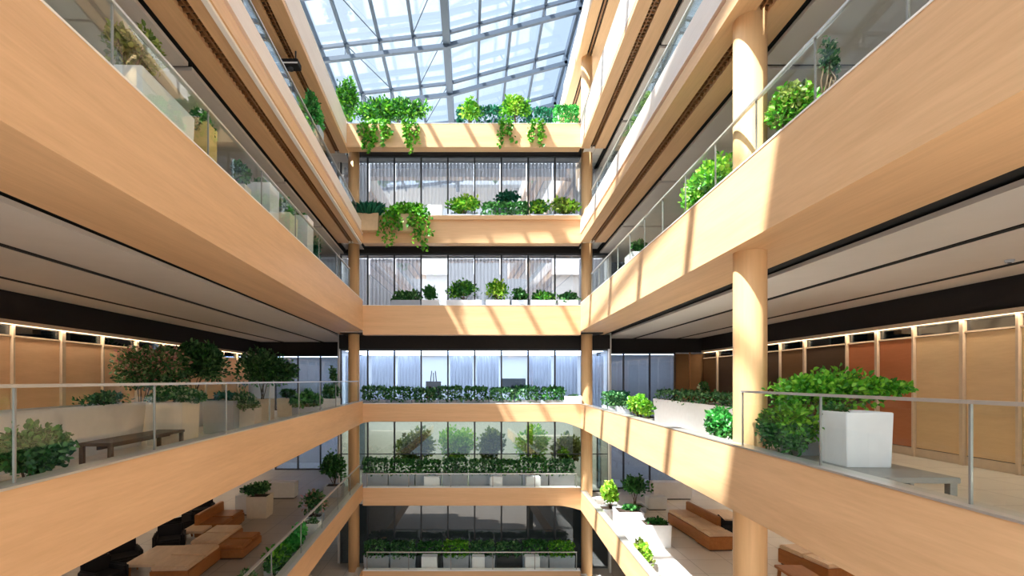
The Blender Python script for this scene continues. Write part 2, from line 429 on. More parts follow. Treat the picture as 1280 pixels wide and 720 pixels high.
# ------------------------------------------------------------------ windows
WN = [0]
def window(x0, x1, y, z0, z1, label, gm='glass_fac', transom=None, cache={}):
    w, h = x1 - x0, z1 - z0
    key = (round(w, 3), round(h, 3), gm, transom)
    WN[0] += 1
    nm = f'window_{WN[0]}'
    if key in cache:
        o = tree_copy(cache[key]); o.name = nm; o.location = (x0, y, z0); o['label'] = label
        return o
    o = empty(nm, label, 'window', (x0, y, z0), 0, None, 'structure')
    m = MB()
    m.box(0, 0.07, -0.06, 0.06, 0, h); m.box(w - 0.005, w, -0.05, 0.05, 0, h)
    m.box(0.07, w, -0.05, 0.05, 0, 0.08); m.box(0.07, w, -0.05, 0.05, h - 0.08, h)
    if transom: m.box(0.07, w, -0.03, 0.03, transom, transom + 0.04)
    m.build('window_frame', 'mullion', o)
    m = MB(); m.box(0.07, w - 0.005, -0.008, 0.008, 0.08, h - 0.08)
    m.build('pane', gm, o)
    cache[key] = o
    return o
NB, BW, BX = 10, 1.357, -6.56
for k in 'BCDEF':
    for i in range(NB):
        window(BX + i * BW, BX + (i + 1) * BW, YG, FF[k], WT[k],
               f'{ORD[i]} glass bay from the left in the far facade, {LEV[k]} level', {'B': 'glass_top', 'C': 'glass_fac', 'D': 'glass_end', 'E': 'glass_garden'}.get(k, 'glass_dark'), 1.9 if k == 'E' else None)
for k, zt_ in (('C', 5.8), ('D', 1.5), ('E', -2.3)):
    for i in range(4):
        x0 = -11.7 + i * 1.35
        window(x0, x0 + 1.35, YE[L] - 0.2, FL[L][k], zt_, f'{ORD[i]} dark framed end window of the left gallery, {LEV[k]} level', 'glass_end')
    for i in range(3):
        x0 = 6.9 + i * 1.42
        window(x0, x0 + 1.42, YE[R] - 0.2, FL[R][k], zt_, f'{ORD[i]} dark framed end window of the right gallery, {LEV[k]} level', 'glass_end')

# curtains behind the far windows
def curtain_mesh(w, h, name):
    n = 72
    vs, fs = [], []
    for i in range(n + 1):
        x = w * i / n
        y = 0.05 * math.sin(x / w * 2 * PI * 7) + 0.015 * math.sin(x * 31)
        for z in (0, h): vs.append((x, y, z))
    for i in range(n): fs.append((2 * i, 2 * i + 2, 2 * i + 3, 2 * i + 1))
    vs2 = [(x, y + 0.012, z) for x, y, z in vs]; o = len(vs)
    fs2 = [tuple(j + o for j in f[::-1]) for f in fs]
    m = MB(); m.add(vs + vs2, fs + fs2 + [(2 * i + 1, 2 * i + 3, 2 * i + 3 + o, 2 * i + 1 + o) for i in range(n)])
    ob = m.build(name, 'curtain', smooth=True)
    return ob
for k in 'BCD':
    proto = None
    for i in range(NB):
        if k == 'D' and i in (3, 6): continue
        if k == 'C' and i in (3, 8): continue
        h = WT[k] - FF[k] - (0.35 if k == 'D' else 0.16)
        lab = f'white pleated curtain behind the {ORD[i]} far glass bay from the left, {LEV[k]} level'
        if proto is None:
            proto = curtain_mesh(BW * (0.86 if k == 'D' else 0.97), h, 'curtain'); c = proto
        else:
            c = proto.copy(); COL.objects.link(c)
        c.location = (BX + i * BW + (0.12 if k == 'D' else 0.02), YG + 0.55, FF[k] + 0.02)
        tag(c, lab, 'curtain', f'white curtains behind the far windows, {LEV[k]} level')
for k in 'BCDEF':  # glowing panels added to brighten the far rooms
    o = empty('ceiling_light', f'wide luminous ceiling panel inside the far room, {LEV[k]} level', 'light', (0, YG + 2.6, WT[k] - 0.1))
    m = MB(); m.box(-6.4, 6.9, -2.0, 2.0, 0.0, 0.1); m.build('housing', 'white', o)
    m = MB(); m.box(-6.35, 6.85, -1.95, 1.95, -0.02, 0.0); m.build('diffuser', {'E': 'panel_dim', 'F': 'panel_low'}.get(k, 'panel'), o)
o = empty('ceiling_light', 'bright white strip light along the top of the far eye-level windows', 'light', (0, YG + 0.3, WT['D'] - 0.1))
m = MB(); m.box(-6.4, 6.9, -0.08, 0.08, 0.0, 0.1); m.build('housing', 'white', o)
m = MB(); m.box(-6.35, 6.85, -0.06, 0.06, -0.02, 0.0); m.build('diffuser', 'lamp', o)
for sd in (L, R):
    for k, z in (('D', 1.45), ('E', -2.5)):  # strips added to brighten the end windows from behind
        xa, xb = sorted((SX(sd, 2.0, 31), SX(sd, 7.0, 29)))
        o = empty('ceiling_light', f'white strip light behind the end windows of the {SN[sd]} gallery, {LEV[k]} level', 'light', (0, YE[sd] + 1.0, z))
        m = MB(); m.box(xa, xb, -0.1, 0.1, 0, 0.1); m.build('housing', 'white', o)
        m = MB(); m.box(xa, xb, -0.08, 0.08, -0.02, 0); m.build('diffuser', 'lamp', o)
    for k in 'CDE':
        m = MB(); xa, xb = sorted((SX(sd, 1.5, 31), SX(sd, WO[sd], 29))); m.box(xa, xb, YE[sd], YE[sd] + 2.4, FL[sd][k] - 0.2, FL[sd][k])
        struct(m, 'floor', 'floor', f'floor behind the end windows of the {SN[sd]} gallery, {LEV[k]} level', 'floor')
        m = MB(); m.box(xa, xb, YE[sd], YE[sd] + 2.4, {'C': 5.9, 'D': 1.6, 'E': -2.3}[k], {'C': 6.0, 'D': 1.7, 'E': -2.2}[k])
        struct(m, 'ceiling', 'wallp', f'ceiling behind the end windows of the {SN[sd]} gallery, {LEV[k]} level', 'ceiling')

# ------------------------------------------------------------------ back wall partitions with blinds
BN = [0]
def partition(sd, k, y0, y1, blind, z0, zhead, label, thick=0.07, blind_bottom=None):
    BN[0] += 1
    off = WO[sd]
    WN[0] += 1
    o = empty(f'window_{WN[0]}', label, 'window', (SX(sd, off, y0), y0, z0), rotz(sd), None, 'structure')
    ln = (y1 - y0) * math.sqrt(1 + K * K); h = zhead - z0
    s = -sd                                            # towards the atrium
    def bx(m, d0, d1, a, b, za, zb): m.box(min(s * d0, s * d1), max(s * d0, s * d1), a, b, za, zb)
    m = MB(); bx(m, 0.0, 0.12, 0, thick, 0, h); m.build('post', 'frame', o)
    m = MB(); bx(m, 0.02, 0.09, thick, ln, h - 0.05, h); bx(m, 0.02, 0.08, thick, ln, h - 0.36, h - 0.32); m.build('rail', 'frame', o)
    m = MB(); bx(m, 0.0, 0.02, thick, ln, 0.0, h); m.build('pane', 'glass_dark', o)
    if blind is not None:
        bb = blind_bottom if blind_bottom is not None else 0.28
        m = MB(); bx(m, 0.03, 0.045, thick + 0.015, ln - 0.015, bb, h - 0.37); bx(m, 0.025, 0.06, thick + 0.015, ln - 0.015, bb - 0.04, bb)
        m.build('blind', blind, o)
    m = MB(); bx(m, 0.0, 0.06, thick, ln, 0, 0.22); m.build('base_panel', 'frame' if sd == R else 'darkwood', o)
    return o
ysr = [5.6, 7.0, 8.4, 9.75, 11.05, 12.35, 13.8, 15.1, 16.4, 18.6, 20.2, 22.0, 24.0, 25.8, 27.6]
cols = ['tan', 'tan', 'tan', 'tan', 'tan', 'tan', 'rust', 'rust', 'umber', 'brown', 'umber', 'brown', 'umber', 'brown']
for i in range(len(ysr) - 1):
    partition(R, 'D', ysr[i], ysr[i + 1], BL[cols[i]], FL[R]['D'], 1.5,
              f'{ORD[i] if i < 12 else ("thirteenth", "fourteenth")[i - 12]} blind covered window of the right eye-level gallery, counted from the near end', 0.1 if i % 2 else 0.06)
ysl = [6.4, 8.1, 9.8, 11.6, 13.4, 15.1, 16.9, 18.7, 20.5, 22.3, 24.1, 25.9, 27.7, 29.4]
for i in range(len(ysl) - 1):
    partition(L, 'D', ysl[i], ysl[i + 1], BL['peach'], FL[L]['D'], 1.5,
              f'{ORD[i] if i < 12 else "thirteenth"} peach blind window of the left eye-level gallery, counted from the near end', 0.14 if i % 2 else 0.06, 0.95)
for sd in (L, R):
    for i in range(8):
        y0 = 9 + i * 2.4
        nm = [BL['brown']] * 8 if sd == R else [M['red'], M['red'], M['wallg'], M['wallp'], M['wallp'], M['wallp'], M['wallp'], M['wallp']]
        partition(sd, 'E', y0, y0 + 2.4, nm[i], FL[sd]['E'], -2.7, f'{ORD[i]} panel bay of the {SN[sd]} gallery wall one level down, from the near end', 0.16, 0.25)

for i in range(2):
    x0 = 11.18 + i * 0.82
    m = MB(); m.box(x0, x0 + 0.74, YE[R] - 0.16, YE[R] - 0.12, FL[R]['D'], 1.42)
    o = struct(m, 'trim', BL['brown'], f'{["left", "right"][i]} brown timber panel at the end of the right eye-level gallery', 'panel')
    m = MB(); m.box(x0 - 0.07, x0, YE[R] - 0.2, YE[R] - 0.1, FL[R]['D'], 1.5); m.build('post', 'gold', o)

# ------------------------------------------------------------------ skylight
sk = empty('skylight', 'large glass skylight with blue grey steel frame over the atrium', 'skylight', (0, 0, 0), 0, None, 'structure')
XC = -1.12
def zc(y): return 16.75 - 0.08 * (y - 24.9)
def zs(x, y): return zc(y) + ((x - XC) * (0.27 if x > XC else 0.115))
def pl(x, y, dz=0.0): return (x, y, zs(x, y) + dz)
SXL, SXR, SY0, SY1 = -11.6, 5.45, 3.0, 36.5
for nm, xa, xb in (('glazing', SXL, XC), ('glazing', XC, SXR)):
    m = MB(); m.hexa([pl(xa, SY0, 0.30), pl(xb, SY0, 0.30), pl(xb, SY1, 0.30), pl(xa, SY1, 0.30), pl(xa, SY0, 0.32), pl(xb, SY0, 0.32), pl(xb, SY1, 0.32), pl(xa, SY1, 0.32)])
    m.build(nm, 'glass_sky', sk)
m = MB(); m.bar(pl(XC, SY0, -0.1), pl(XC, SY1, -0.1), 0.34, 0.8); m.build('ridge_beam', 'steel', sk)
RX = [XC - 1.64 * i for i in range(1, 7)] + [XC + 1.6 * i for i in range(1, 4)]
for x in RX:
    m = MB(); m.bar(pl(x, SY0, 0.2), pl(x, SY1, 0.2), 0.13, 0.2); m.build('rafter', 'steel', sk)
for x, z in ((SXL, 0.1), (SXR, 0.05)):
    m = MB(); m.bar(pl(x, SY0, z), pl(x, SY1, z), 0.22, 0.5); m.build('edge_beam', 'steel', sk)
m = MB(); m.bar(pl(-7.35, 20.0, 0.1), pl(-7.35, SY1, 0.1), 0.26, 0.4); m.build('edge_beam', 'steel', sk)
PY = [24.9 + 3.7 * i for i in range(-5, 4)]
for y in PY:
    m = MB()
    for dz, t in ((0.12, 0.15), (-0.52, 0.2)):
        m.bar(pl(SXL, y, dz), pl(XC, y, dz), t, t); m.bar(pl(XC, y, dz), pl(SXR, y, dz), t, t)
    for x in RX: m.bar(pl(x, y, -0.52), pl(x, y, 0.2), 0.07)
    m.bar(pl(SXR - 0.06, y, -0.6), pl(SXR - 0.06, y, 0.2), 0.2)
    m.build('purlin', 'steel', sk)
for a in range(4):
    y = PY[5] + 3.7 * (a - 1)
    for xa, xb in ((RX[2], RX[1]), (RX[0], XC)) if a < 3 else ((RX[0], XC),):
        m = MB(); d = 1 if xa == RX[2] else -1
        p, q = (pl(xa, y + (0 if d > 0 else 3.6), 0.15), pl(xb, y + (3.6 if d > 0 else 0), 0.15))
        m.tube([q, p] , 0.025, 6); m.build('brace_rod', 'steel', sk)
m = MB(); m.hexa([(SXR, SY0, 16.9), (SXR + 0.1, SY0, 16.9), (SXR + 0.1, SY1, 16.9), (SXR, SY1, 16.9), pl(SXR, SY0, 0), (SXR + 0.1, SY0, zs(SXR, SY0)), (SXR + 0.1, SY1, zs(SXR, SY1)), pl(SXR, SY1, 0)])
m.build('gutter_panel', 'steel', sk)

# ------------------------------------------------------------------ glass balustrades
def balustrade(sd, k, ytop, off, y0, y1, step, label, group):
    gm = 'glass_up' if k == 'B' else ('glass_mid' if k == 'C' and sd == L else 'glass_rail')
    z0 = ZT[sd][k] + 0.026
    o = empty('glass_balustrade', label, 'balustrade', (SX(sd, off, y0), y0, z0), rotz(sd), group)
    ln = (y1 - y0) * math.sqrt(1 + K * K)
    n = max(1, round(ln / step)); st = ln / n
    h = ytop
    m = MB(); m.box(-0.03, 0.03, 0, ln, h, h + 0.035); m.build('handrail', 'chrome', o)
    for i in range(n):
        m = MB(); m.box(-0.006, 0.006, i * st + 0.012, (i + 1) * st - 0.012, 0.0, h); m.build('glass_pane', gm, o)
    for i in range(n + 1):
        yy = min(max(i * st, 0.02), ln - 0.02)
        m = MB(); m.box(-0.011, 0.011, yy - 0.011, yy + 0.011, 0, h); m.build('post', 'post', o)
    return o
G = 'glass balustrades along the galleries'
balustrade(R, 'D', 0.9, 0.1, 2.5, 8.77, 2.09, 'glass balustrade of the right eye-level gallery, near part in front of the white planter cube', G)
balustrade(L, 'D', 0.9, 0.1, 2.53, 23.32, 2.31, 'glass balustrade of the left eye-level gallery, near part with the dark bush behind', G)
balustrade(R, 'C', 0.9, 0.1, 2.26, 21.89, 1.51, 'glass balustrade above the big third level beam, right side', G)
balustrade(L, 'C', 0.85, 0.1, 3.75, 21.25, 2.5, 'glass balustrade above the big third level beam, left side', G)
balustrade(R, 'B', 0.62, 0.14, 4.0, 22.0, 3.0, 'sky reflecting glass balustrade on the second band, right side', G)
balustrade(L, 'B', 0.55, 0.14, 4.0, 23.0, 3.2, 'sky reflecting glass balustrade on the second band, left side', G)
balustrade(L, 'E', 0.85, 0.1, 9.5, 23.8, 2.4, 'glass balustrade on the fifth band, left side, over the green planting', G)
def far_bal(k, h, label):
    z0 = FT[k] + 0.021
    o = empty('glass_balustrade', label, 'balustrade', (XL + 0.15, YF + 0.15, z0), 0, 'glass balustrades across the far end')
    ln = XR - XL - 0.3
    m = MB(); m.box(0, ln, -0.03, 0.03, h, h + 0.035); m.build('handrail', 'chrome', o)
    n = 5; st = ln / n
    for i in range(n):
        m = MB(); m.box(i * st + 0.02, (i + 1) * st - 0.02, -0.006, 0.006, 0, h); m.build('glass_pane', 'glass_rail', o)
    for i in range(n + 1):
        xx = min(max(i * st, 0.02), ln - 0.02)
        m = MB(); m.box(xx - 0.017, xx + 0.017, -0.02, 0.02, 0, h); m.build('post', 'post', o)
far_bal('E', 0.6, 'low glass balustrade across the fifth band at the far end')
far_bal('F', 0.8, 'low glass balustrade across the lowest band at the far end')
# ------------------------------------------------------------------ foliage
def unit(a): return a / np.maximum(np.linalg.norm(a, axis=1, keepdims=True), 1e-6)
def leaf_arrays(P, D, S, wid=0.55):
    n = len(P)
    D = unit(D)
    ref = unit(RNG.normal(size=(n, 3)) + np.array([0, 0, 0.8]))
    W = unit(np.cross(D, ref)); N = np.cross(W, D)
    s = S[:, None]
    base = P - D * s * 0.4
    q = [base,
         base + D * s * 0.35 - W * s * wid * 0.5 + N * s * 0.10,
         base + D * s * 0.72 - W * s * wid * 0.40 + N * s * 0.06,
         base + D * s * 1.0 - N * s * 0.12,
         base + D * s * 0.72 + W * s * wid * 0.40 + N * s * 0.06,
         base + D * s * 0.35 + W * s * wid * 0.5 + N * s * 0.10]
    V = np.stack(q, axis=1).reshape(-1, 3)
    i = np.arange(n)[:, None] * 6
    Fq = np.stack([i + np.array([0, 1, 2, 3]), i + np.array([0, 3, 4, 5])], axis=1).reshape(-1, 4)
    return V, Fq
def leaf_mesh(name, mat, P, D, S, parent, wid=0.55):
    V, Fq = leaf_arrays(P, D, S, wid)
    me = bpy.data.meshes.new(name)
    me.vertices.add(len(V)); me.vertices.foreach_set('co', V.astype(np.float32).ravel())
    nf = len(Fq)
    me.loops.add(nf * 4); me.loops.foreach_set('vertex_index', Fq.astype(np.int32).ravel())
    me.polygons.add(nf); me.polygons.foreach_set('loop_start', np.arange(0, nf * 4, 4, dtype=np.int32))
    me.update(calc_edges=True); me.validate()
    me.materials.append(M[mat])
    o = bpy.data.objects.new(name, me); COL.objects.link(o); o.parent = parent
    return o

def pts_bush(c, r, n, lobes=9, size=0.1, fill=0.55):
    c = np.array(c, float); r = np.array(r, float)
    u = unit(RNG.normal(size=(lobes, 3))); u[:, 2] = np.abs(u[:, 2]) * 0.9 - 0.25
    lc = c + u * r * RNG.uniform(0.35, 0.7, (lobes, 1))
    lr = RNG.uniform(0.34, 0.55, lobes)
    k = RNG.integers(0, lobes, n)
    d = unit(RNG.normal(size=(n, 3)))
    rad = RNG.uniform(fill, 1.06, (n, 1))
    P = lc[k] + d * r * lr[k][:, None] * rad
    D = d * 0.8 + np.array([0, 0, 0.25]) + RNG.normal(size=(n, 3)) * 0.45
    return P, D, size * RNG.uniform(0.7, 1.25, n), lc
def pts_hedge(x0, x1, y0, y1, z0, z1, n, size=0.12):
    P = np.stack([RNG.uniform(x0, x1, n), RNG.uniform(y0, y1, n), RNG.uniform(z0, z1, n)], 1)
    f = RNG.integers(0, 5, n)
    P[f == 0, 2] = z1; P[f == 1, 2] = z1; P[f == 2, 1] = y0; P[f == 3, 1] = y0; P[f == 4, 0] = np.where(RNG.random((f == 4).sum()) < .5, x0, x1)
    P += RNG.normal(size=P.shape) * size * 0.3
    D = RNG.normal(size=(n, 3)) * 0.6 + np.array([0, -0.3, 0.5])
    return P, D, size * RNG.uniform(0.7, 1.2, n), None
def pts_trail(xs, y, ztop, lens, size, per=26):
    P, D = [], []
    for x, ln in zip(xs, lens):
        xx = x; n = int(per * ln) + 8
        for i in range(n):
            t = i / n
            P.append((xx + RNG.normal() * 0.07, y - 0.04 - RNG.random() * 0.12, ztop - t * ln + RNG.normal() * 0.03))
            D.append((RNG.normal() * 0.6, -0.5 + RNG.normal() * 0.3, -0.5 + RNG.normal() * 0.4))
            xx += RNG.normal() * 0.02
    P = np.array(P); return P, np.array(D), size * RNG.uniform(0.7, 1.2, len(P)), None
def pts_grass(c, r, n, h):
    a = RNG.uniform(0, 2 * PI, n); q = np.sqrt(RNG.random(n))
    P = np.stack([c[0] + np.cos(a) * q * r[0] * .5, c[1] + np.sin(a) * q * r[1] * .5, np.full(n, c[2])], 1)
    D = np.stack([np.cos(a) * 0.7, np.sin(a) * 0.7, RNG.uniform(0.5, 1.3, n)], 1)
    S = h * RNG.uniform(0.6, 1.2, n)
    P = P + unit(D) * S[:, None] * 0.4
    return P, D, S, None

def pot_parts(o, w, d, h, mat, rim=0.03, soil=True, yaw=0.0):
    m = MB(); t = min(0.04, w * 0.1)
    a, b = w / 2, d / 2; k = 0.94
    outer0 = [(-a * k, -b * k, 0), (a * k, -b * k, 0), (a * k, b * k, 0), (-a * k, b * k, 0)]
    outer1 = [(-a, -b, h), (a, -b, h), (a, b, h), (-a, b, h)]
    in1 = [(-a + t, -b + t, h), (a - t, -b + t, h), (a - t, b - t, h), (-a + t, b - t, h)]
    in0 = [(x, y, h * 0.72) for x, y, z in in1]
    vs = outer0 + outer1 + in1 + in0
    fs = [(3, 2, 1, 0)]
    for i in range(4):
        j = (i + 1) % 4
        fs += [(i, j, 4 + j, 4 + i), (4 + i, 4 + j, 8 + j, 8 + i), (8 + i, 8 + j, 12 + j, 12 + i)]
    fs.append((12, 13, 14, 15))
    m.add(vs, fs)
    pb = m.build('planter_box', mat, o, bevel=0.008)
    if soil:
        m = MB(); m.box(-a + t * 1.2, a - t * 1.2, -b + t * 1.2, b - t * 1.2, h * 0.73, h - 0.05); m.build('soil', 'soil', pb)

def stems(o, base, tips, rad=0.018):
    m = MB()
    for tp in tips:
        b = np.array(base) + RNG.normal(size=3) * np.array([0.05, 0.05, 0])
        mid = (b * 0.45 + np.array(tp) * 0.55) + RNG.normal(size=3) * 0.06; mid[2] = b[2] * 0.45 + tp[2] * 0.55
        m.tube([b, mid, tp], [rad, rad * 0.8, rad * 0.45], 6)
    m.build('stems', 'bark', o, smooth=True)

def plant(name, label, cat, loc, rz, pot, fol, group=None):
    """fol: list of (type, material, dict)"""
    o = empty(name, label, cat, loc, rz, group)
    if pot: pot_parts(o, *pot)
    ph = pot[2] if pot else 0.0
    for t, mat, a in fol:
        if t == 'bush':
            P, D, S, lc = pts_bush(a['c'], a['r'], a['n'], a.get('lobes', 9), a.get('s', 0.1), a.get('fill', 0.55))
            leaf_mesh('foliage', mat, P, D, S, o, a.get('wid', 0.6))
            if a.get('stem', True): stems(o, a.get('root', (a['c'][0], a['c'][1], max(0.0, ph - 0.06))), lc[:7], a.get('sr', 0.016))
        elif t == 'hedge':
            P, D, S, _ = pts_hedge(*a['b'], a['n'], a.get('s', 0.12)); leaf_mesh('foliage', mat, P, D, S, o, 0.6)
        elif t == 'trail':
            P, D, S, _ = pts_trail(a['xs'], a['y'], a['z'], a['l'], a['s'], a.get('per', 26)); leaf_mesh('trailing_vines', mat, P, D, S, o, 0.7)
        elif t == 'grass':
            P, D, S, _ = pts_grass(a['c'], a['r'], a['n'], a['h']); leaf_mesh('blades', mat, P, D, S, o, 0.12)
    return o

def edge_plant(sd, lev, px, off, py0, py1, wpx, mats, label, base, pot=None, pot_top=None, name='potted_shrub', s=0.1, n=700, cat='plant', dx=0.0, y=None, lobes=9, group=None, pw=None):
    """plant standing behind a side parapet; py0/py1 top and bottom of its foliage, wpx its width"""
    if y is None: y = ysd(sd, px, off)
    x = SX(sd, off, y) if off is not None else (px - CX) / F * y
    zt, zb = zat(py0, y), zat(py1, y)
    r = wpx * y / F / 2
    if pot_top is None: pt = zb + 0.12 * (zt - zb)
    else: pt = zat(pot_top, y)
    ph = max(0.25, pt - base)
    w = pw or max(0.36, min(0.8, r * 1.3))
    p = (w, w, ph, pot or 'cream')
    cz = (zt + zb) / 2 - base
    hz = (zt - zb) / 2
    rx = min(r, max(0.22, ((off or 9) - 0.3) / 1.2)); po = abs(px - CX)
    ry = min(2.2 * r, max(0.8 * r, math.sqrt(max(0.0, (wpx / 2) ** 2 - (F * rx / y) ** 2)) * y / po))
    fol = []
    for i, mt in enumerate(mats):
        fol.append(('bush', mt, dict(c=(dx, 0, cz + (0.06 * hz if i else 0)), r=(rx, ry, hz), n=int(n / len(mats)), s=s, lobes=lobes, stem=(i == 0), root=(0, 0, ph - 0.08))))
    return plant(name, label, cat, (x, y, base), rotz(sd), p, fol, group)

# --- ledges that carry the planters behind the side parapets
LEDGE = {}
for sd, k, y0, y1 in ((L, 'C', 5.5, 22.5), (R, 'C', 5.8, 8.8), (R, 'C', 9.7, 22.5), (L, 'B', 12, 22)):
    z = ZT[sd][k] - 0.3; LEDGE[(sd, k)] = z
    m = MB(); m.side(sd, 0.27, 1.35, y0, y1, FL[sd][k], z)
    struct(m, 'planter_ledge', 'darkwood', f'brown planter ledge behind the {LEV[k]} level parapet of the {SN[sd]} gallery, {"nearer" if y0 < 9 else "longer"} stretch', 'ledge')

# --- left gallery, third level
zc_ = LEDGE[(L, 'C')]
y = 7.95
o = plant('planter_with_shrub', 'big white box planter with an olive shrub, behind the glass on the left third level', 'planter', (SX(L, 0.62, y), y, zc_), rotz(L),
          (0.62, 1.5, 1.02, 'white'), [('bush', 'olive', dict(c=(0, -0.35, 1.45), r=(0.45, 0.55, 0.5), n=900, s=0.1, root=(0, -0.35, 0.9)))])
edge_plant(L, 'C', 252, 0.55, 132, 190, 40, ['mid', 'flower'], 'leafy plant in a pale yellow pot beside the big white box, left third level', zc_, 'yellow', 158, s=0.1, n=900, pw=0.4, dx=0.0)
edge_plant(L, 'C', 300, 0.6, 198, 238, 28, ['mid'], 'small green shrub in a cream pot, halfway along the left third level', zc_, 'cream', s=0.12, n=500)
edge_plant(L, 'C', 326, 0.6, 222, 240, 22, ['deep'], 'white pot with a low dark plant, left third level, just before the cream one', zc_, 'white', 234, s=0.1, n=250, pw=0.68)
edge_plant(L, 'C', 351, 0.6, 242, 274, 38, ['deep', 'mid'], 'rounded dark shrub in a wide cream pot on the left third level', zc_, 'cream', 270, s=0.12, n=800, pw=0.72)
edge_plant(L, 'C', 374, 0.6, 262, 280, 18, ['mid'], 'white pot with a sparse small plant near the far end of the left third level', zc_, 'white', 273, s=0.1, n=200, pw=0.7)
edge_plant(L, 'C', 391, 0.7, 292, 330, 26, ['teal'], 'grey green shrub last before the far left column, third level', zc_, 'grey', s=0.13, n=450)
edge_plant(L, 'B', 391, 0.6, 112, 168, 34, ['clip', 'mid'], 'tall green plant behind the glass of the left second band', LEDGE[(L, 'B')], 'grey', s=0.16, n=700)
# --- right gallery, third level
zr_ = LEDGE[(R, 'C')]
edge_plant(R, 'C', 987, 0.75, 96, 182, 74, ['bright', 'olive'], 'bright bushy plant behind the glass, right of the thick column, third level', zr_, 'grey', s=0.1, n=2600, lobes=14)
edge_plant(R, 'C', 1034, 0.9, 40, 120, 26, ['flower'], 'thin pale plant standing behind the rail at the right third level, beyond the bushy one', zr_, 'grey', 130, s=0.08, n=260)
edge_plant(R, 'C', 880, 0.75, 204, 275, 82, ['lime', 'bright'], 'fresh lime green bush left of the thick column, third level', zr_, 'white', s=0.12, n=2600, lobes=14)
edge_plant(R, 'C', 800, 0.7, 296, 326, 26, ['mid'], 'white pot with a small green plant far along the right third level', zr_, 'white', 318, s=0.12, n=350, pw=0.8)

# --- left gallery, eye level
fd = FL[L]['D']
edge_plant(L, 'D', 40, 0.75, 526, 612, 122, ['deep', 'mid'], 'dense dark bush behind the glass at the left edge, eye level', fd, 'cream', s=0.075, n=4200, lobes=18, pw=0.8)
y = 11.7
plant('planter_with_shrub', 'very long white planter wall beside the dark bench, left eye level', 'planter', (SX(L, 4.9, y - 0.7), y - 0.7, fd), rotz(L), (0.7, 7.0, 1.2, 'white'),
      [('bush', 'deep', dict(c=(0, 2.3, 1.3), r=(0.4, 1.1, 0.3), n=500, s=0.1, root=(0, 2.3, 1.1)))])
def floor_pot(px, Y, w, h, mat, label, fol, base, name='potted_shrub', cat='plant', sd=L, group=None, d=None):
    return plant(name, label, cat, ((px - CX) / F * Y, Y, base), rotz(sd), (w, d or w, h, mat), fol, group)
floor_pot(178, 16.6, 0.9, 1.0, 'cream', 'large reddish flowering bush, leftmost of the big bushes on the left eye level', [
    ('bush', 'ruddy', dict(c=(0.25, 0, 2.25), r=(1.25, 0.95, 1.0), n=2800, s=0.12, lobes=16, root=(0, 0, 0.9))),
    ('bush', 'flower', dict(c=(0.25, -0.15, 2.15), r=(1.2, 0.9, 0.95), n=700, s=0.12, lobes=14, stem=False)),
    ('bush', 'deep', dict(c=(0.3, 0, 1.8), r=(1.2, 0.9, 0.7), n=900, s=0.13, stem=False))], fd, 'potted_tree', 'tree')
floor_pot(240, 20.2, 0.9, 1.0, 'grey', 'tall dark green bush reaching the ceiling strip, right of the reddish one', [
    ('bush', 'deep', dict(c=(0.15, 0, 2.5), r=(1.0, 1.2, 1.25), n=2800, s=0.15, lobes=15, root=(0, 0, 0.9))),
    ('bush', 'mid', dict(c=(0.15, -0.2, 2.45), r=(0.95, 1.1, 1.15), n=1200, s=0.14, stem=False))], fd, 'potted_tree', 'tree')
floor_pot(217, 14.6, 1.0, 1.2, 'cream', 'cream cube planter full of pale leaved flowers, next to the long white planter', [
    ('bush', 'flower', dict(c=(0.1, -0.05, 1.35), r=(0.8, 0.5, 0.38), n=1500, s=0.12, lobes=12, root=(0, 0, 1.2)))], fd)
floor_pot(281, 17.7, 1.05, 1.12, 'grey', 'blue grey box planter between the two cream planters, left eye level', [
    ('bush', 'teal', dict(c=(0, 0.1, 1.25), r=(0.5, 0.4, 0.28), n=450, s=0.1, root=(0, 0, 1.0)))], fd)
floor_pot(311, 18.0, 0.66, 0.84, 'cream', 'narrow cream planter with a drooping pale flowered shrub, left eye level', [
    ('bush', 'flower', dict(c=(-0.1, -0.1, 1.05), r=(0.55, 0.5, 0.5), n=900, s=0.12, root=(0, 0, 0.75))),
    ('bush', 'deep', dict(c=(-0.1, 0, 1.0), r=(0.5, 0.45, 0.45), n=400, s=0.12, stem=False))], fd)
floor_pot(328, 23.6, 0.85, 0.95, 'cream', 'wide dark tree spreading left over a cream planter near the end windows', [
    ('bush', 'deep', dict(c=(0.0, 0, 2.25), r=(1.6, 1.2, 1.3), n=3000, s=0.17, lobes=16, root=(0, 0, 0.9))),
    ('bush', 'mid', dict(c=(0.1, -0.2, 2.0), r=(1.4, 1.2, 1.0), n=600, s=0.17, stem=False))], fd, 'potted_tree', 'tree')
floor_pot(360, 25.6, 0.85, 0.92, 'cream', 'cream planter with a low plant right of the spreading dark tree', [
    ('bush', 'mid', dict(c=(0, 0, 1.1), r=(0.5, 0.4, 0.35), n=400, s=0.14, root=(0, 0, 0.8)))], fd)
edge_plant(L, 'D', 384, 0.8, 486, 516, 44, ['mid', 'deep'], 'spiky green planting behind the eye-level parapet before the far left column', fd, 'grey', 508, s=0.15, n=1300, pw=0.8)
edge_plant(L, 'D', 413, 0.9, 476, 506, 22, ['deep'], 'dark shrub beside the far left column at eye level', fd, 'white', 498, s=0.15, n=600, pw=0.7)
edge_plant(L, 'D', 425, 1.35, 452, 492, 14, ['deep'], 'thin dark sapling just left of the far left column', fd, 'grey', 494, s=0.14, n=200, pw=0.5, y=23.6)

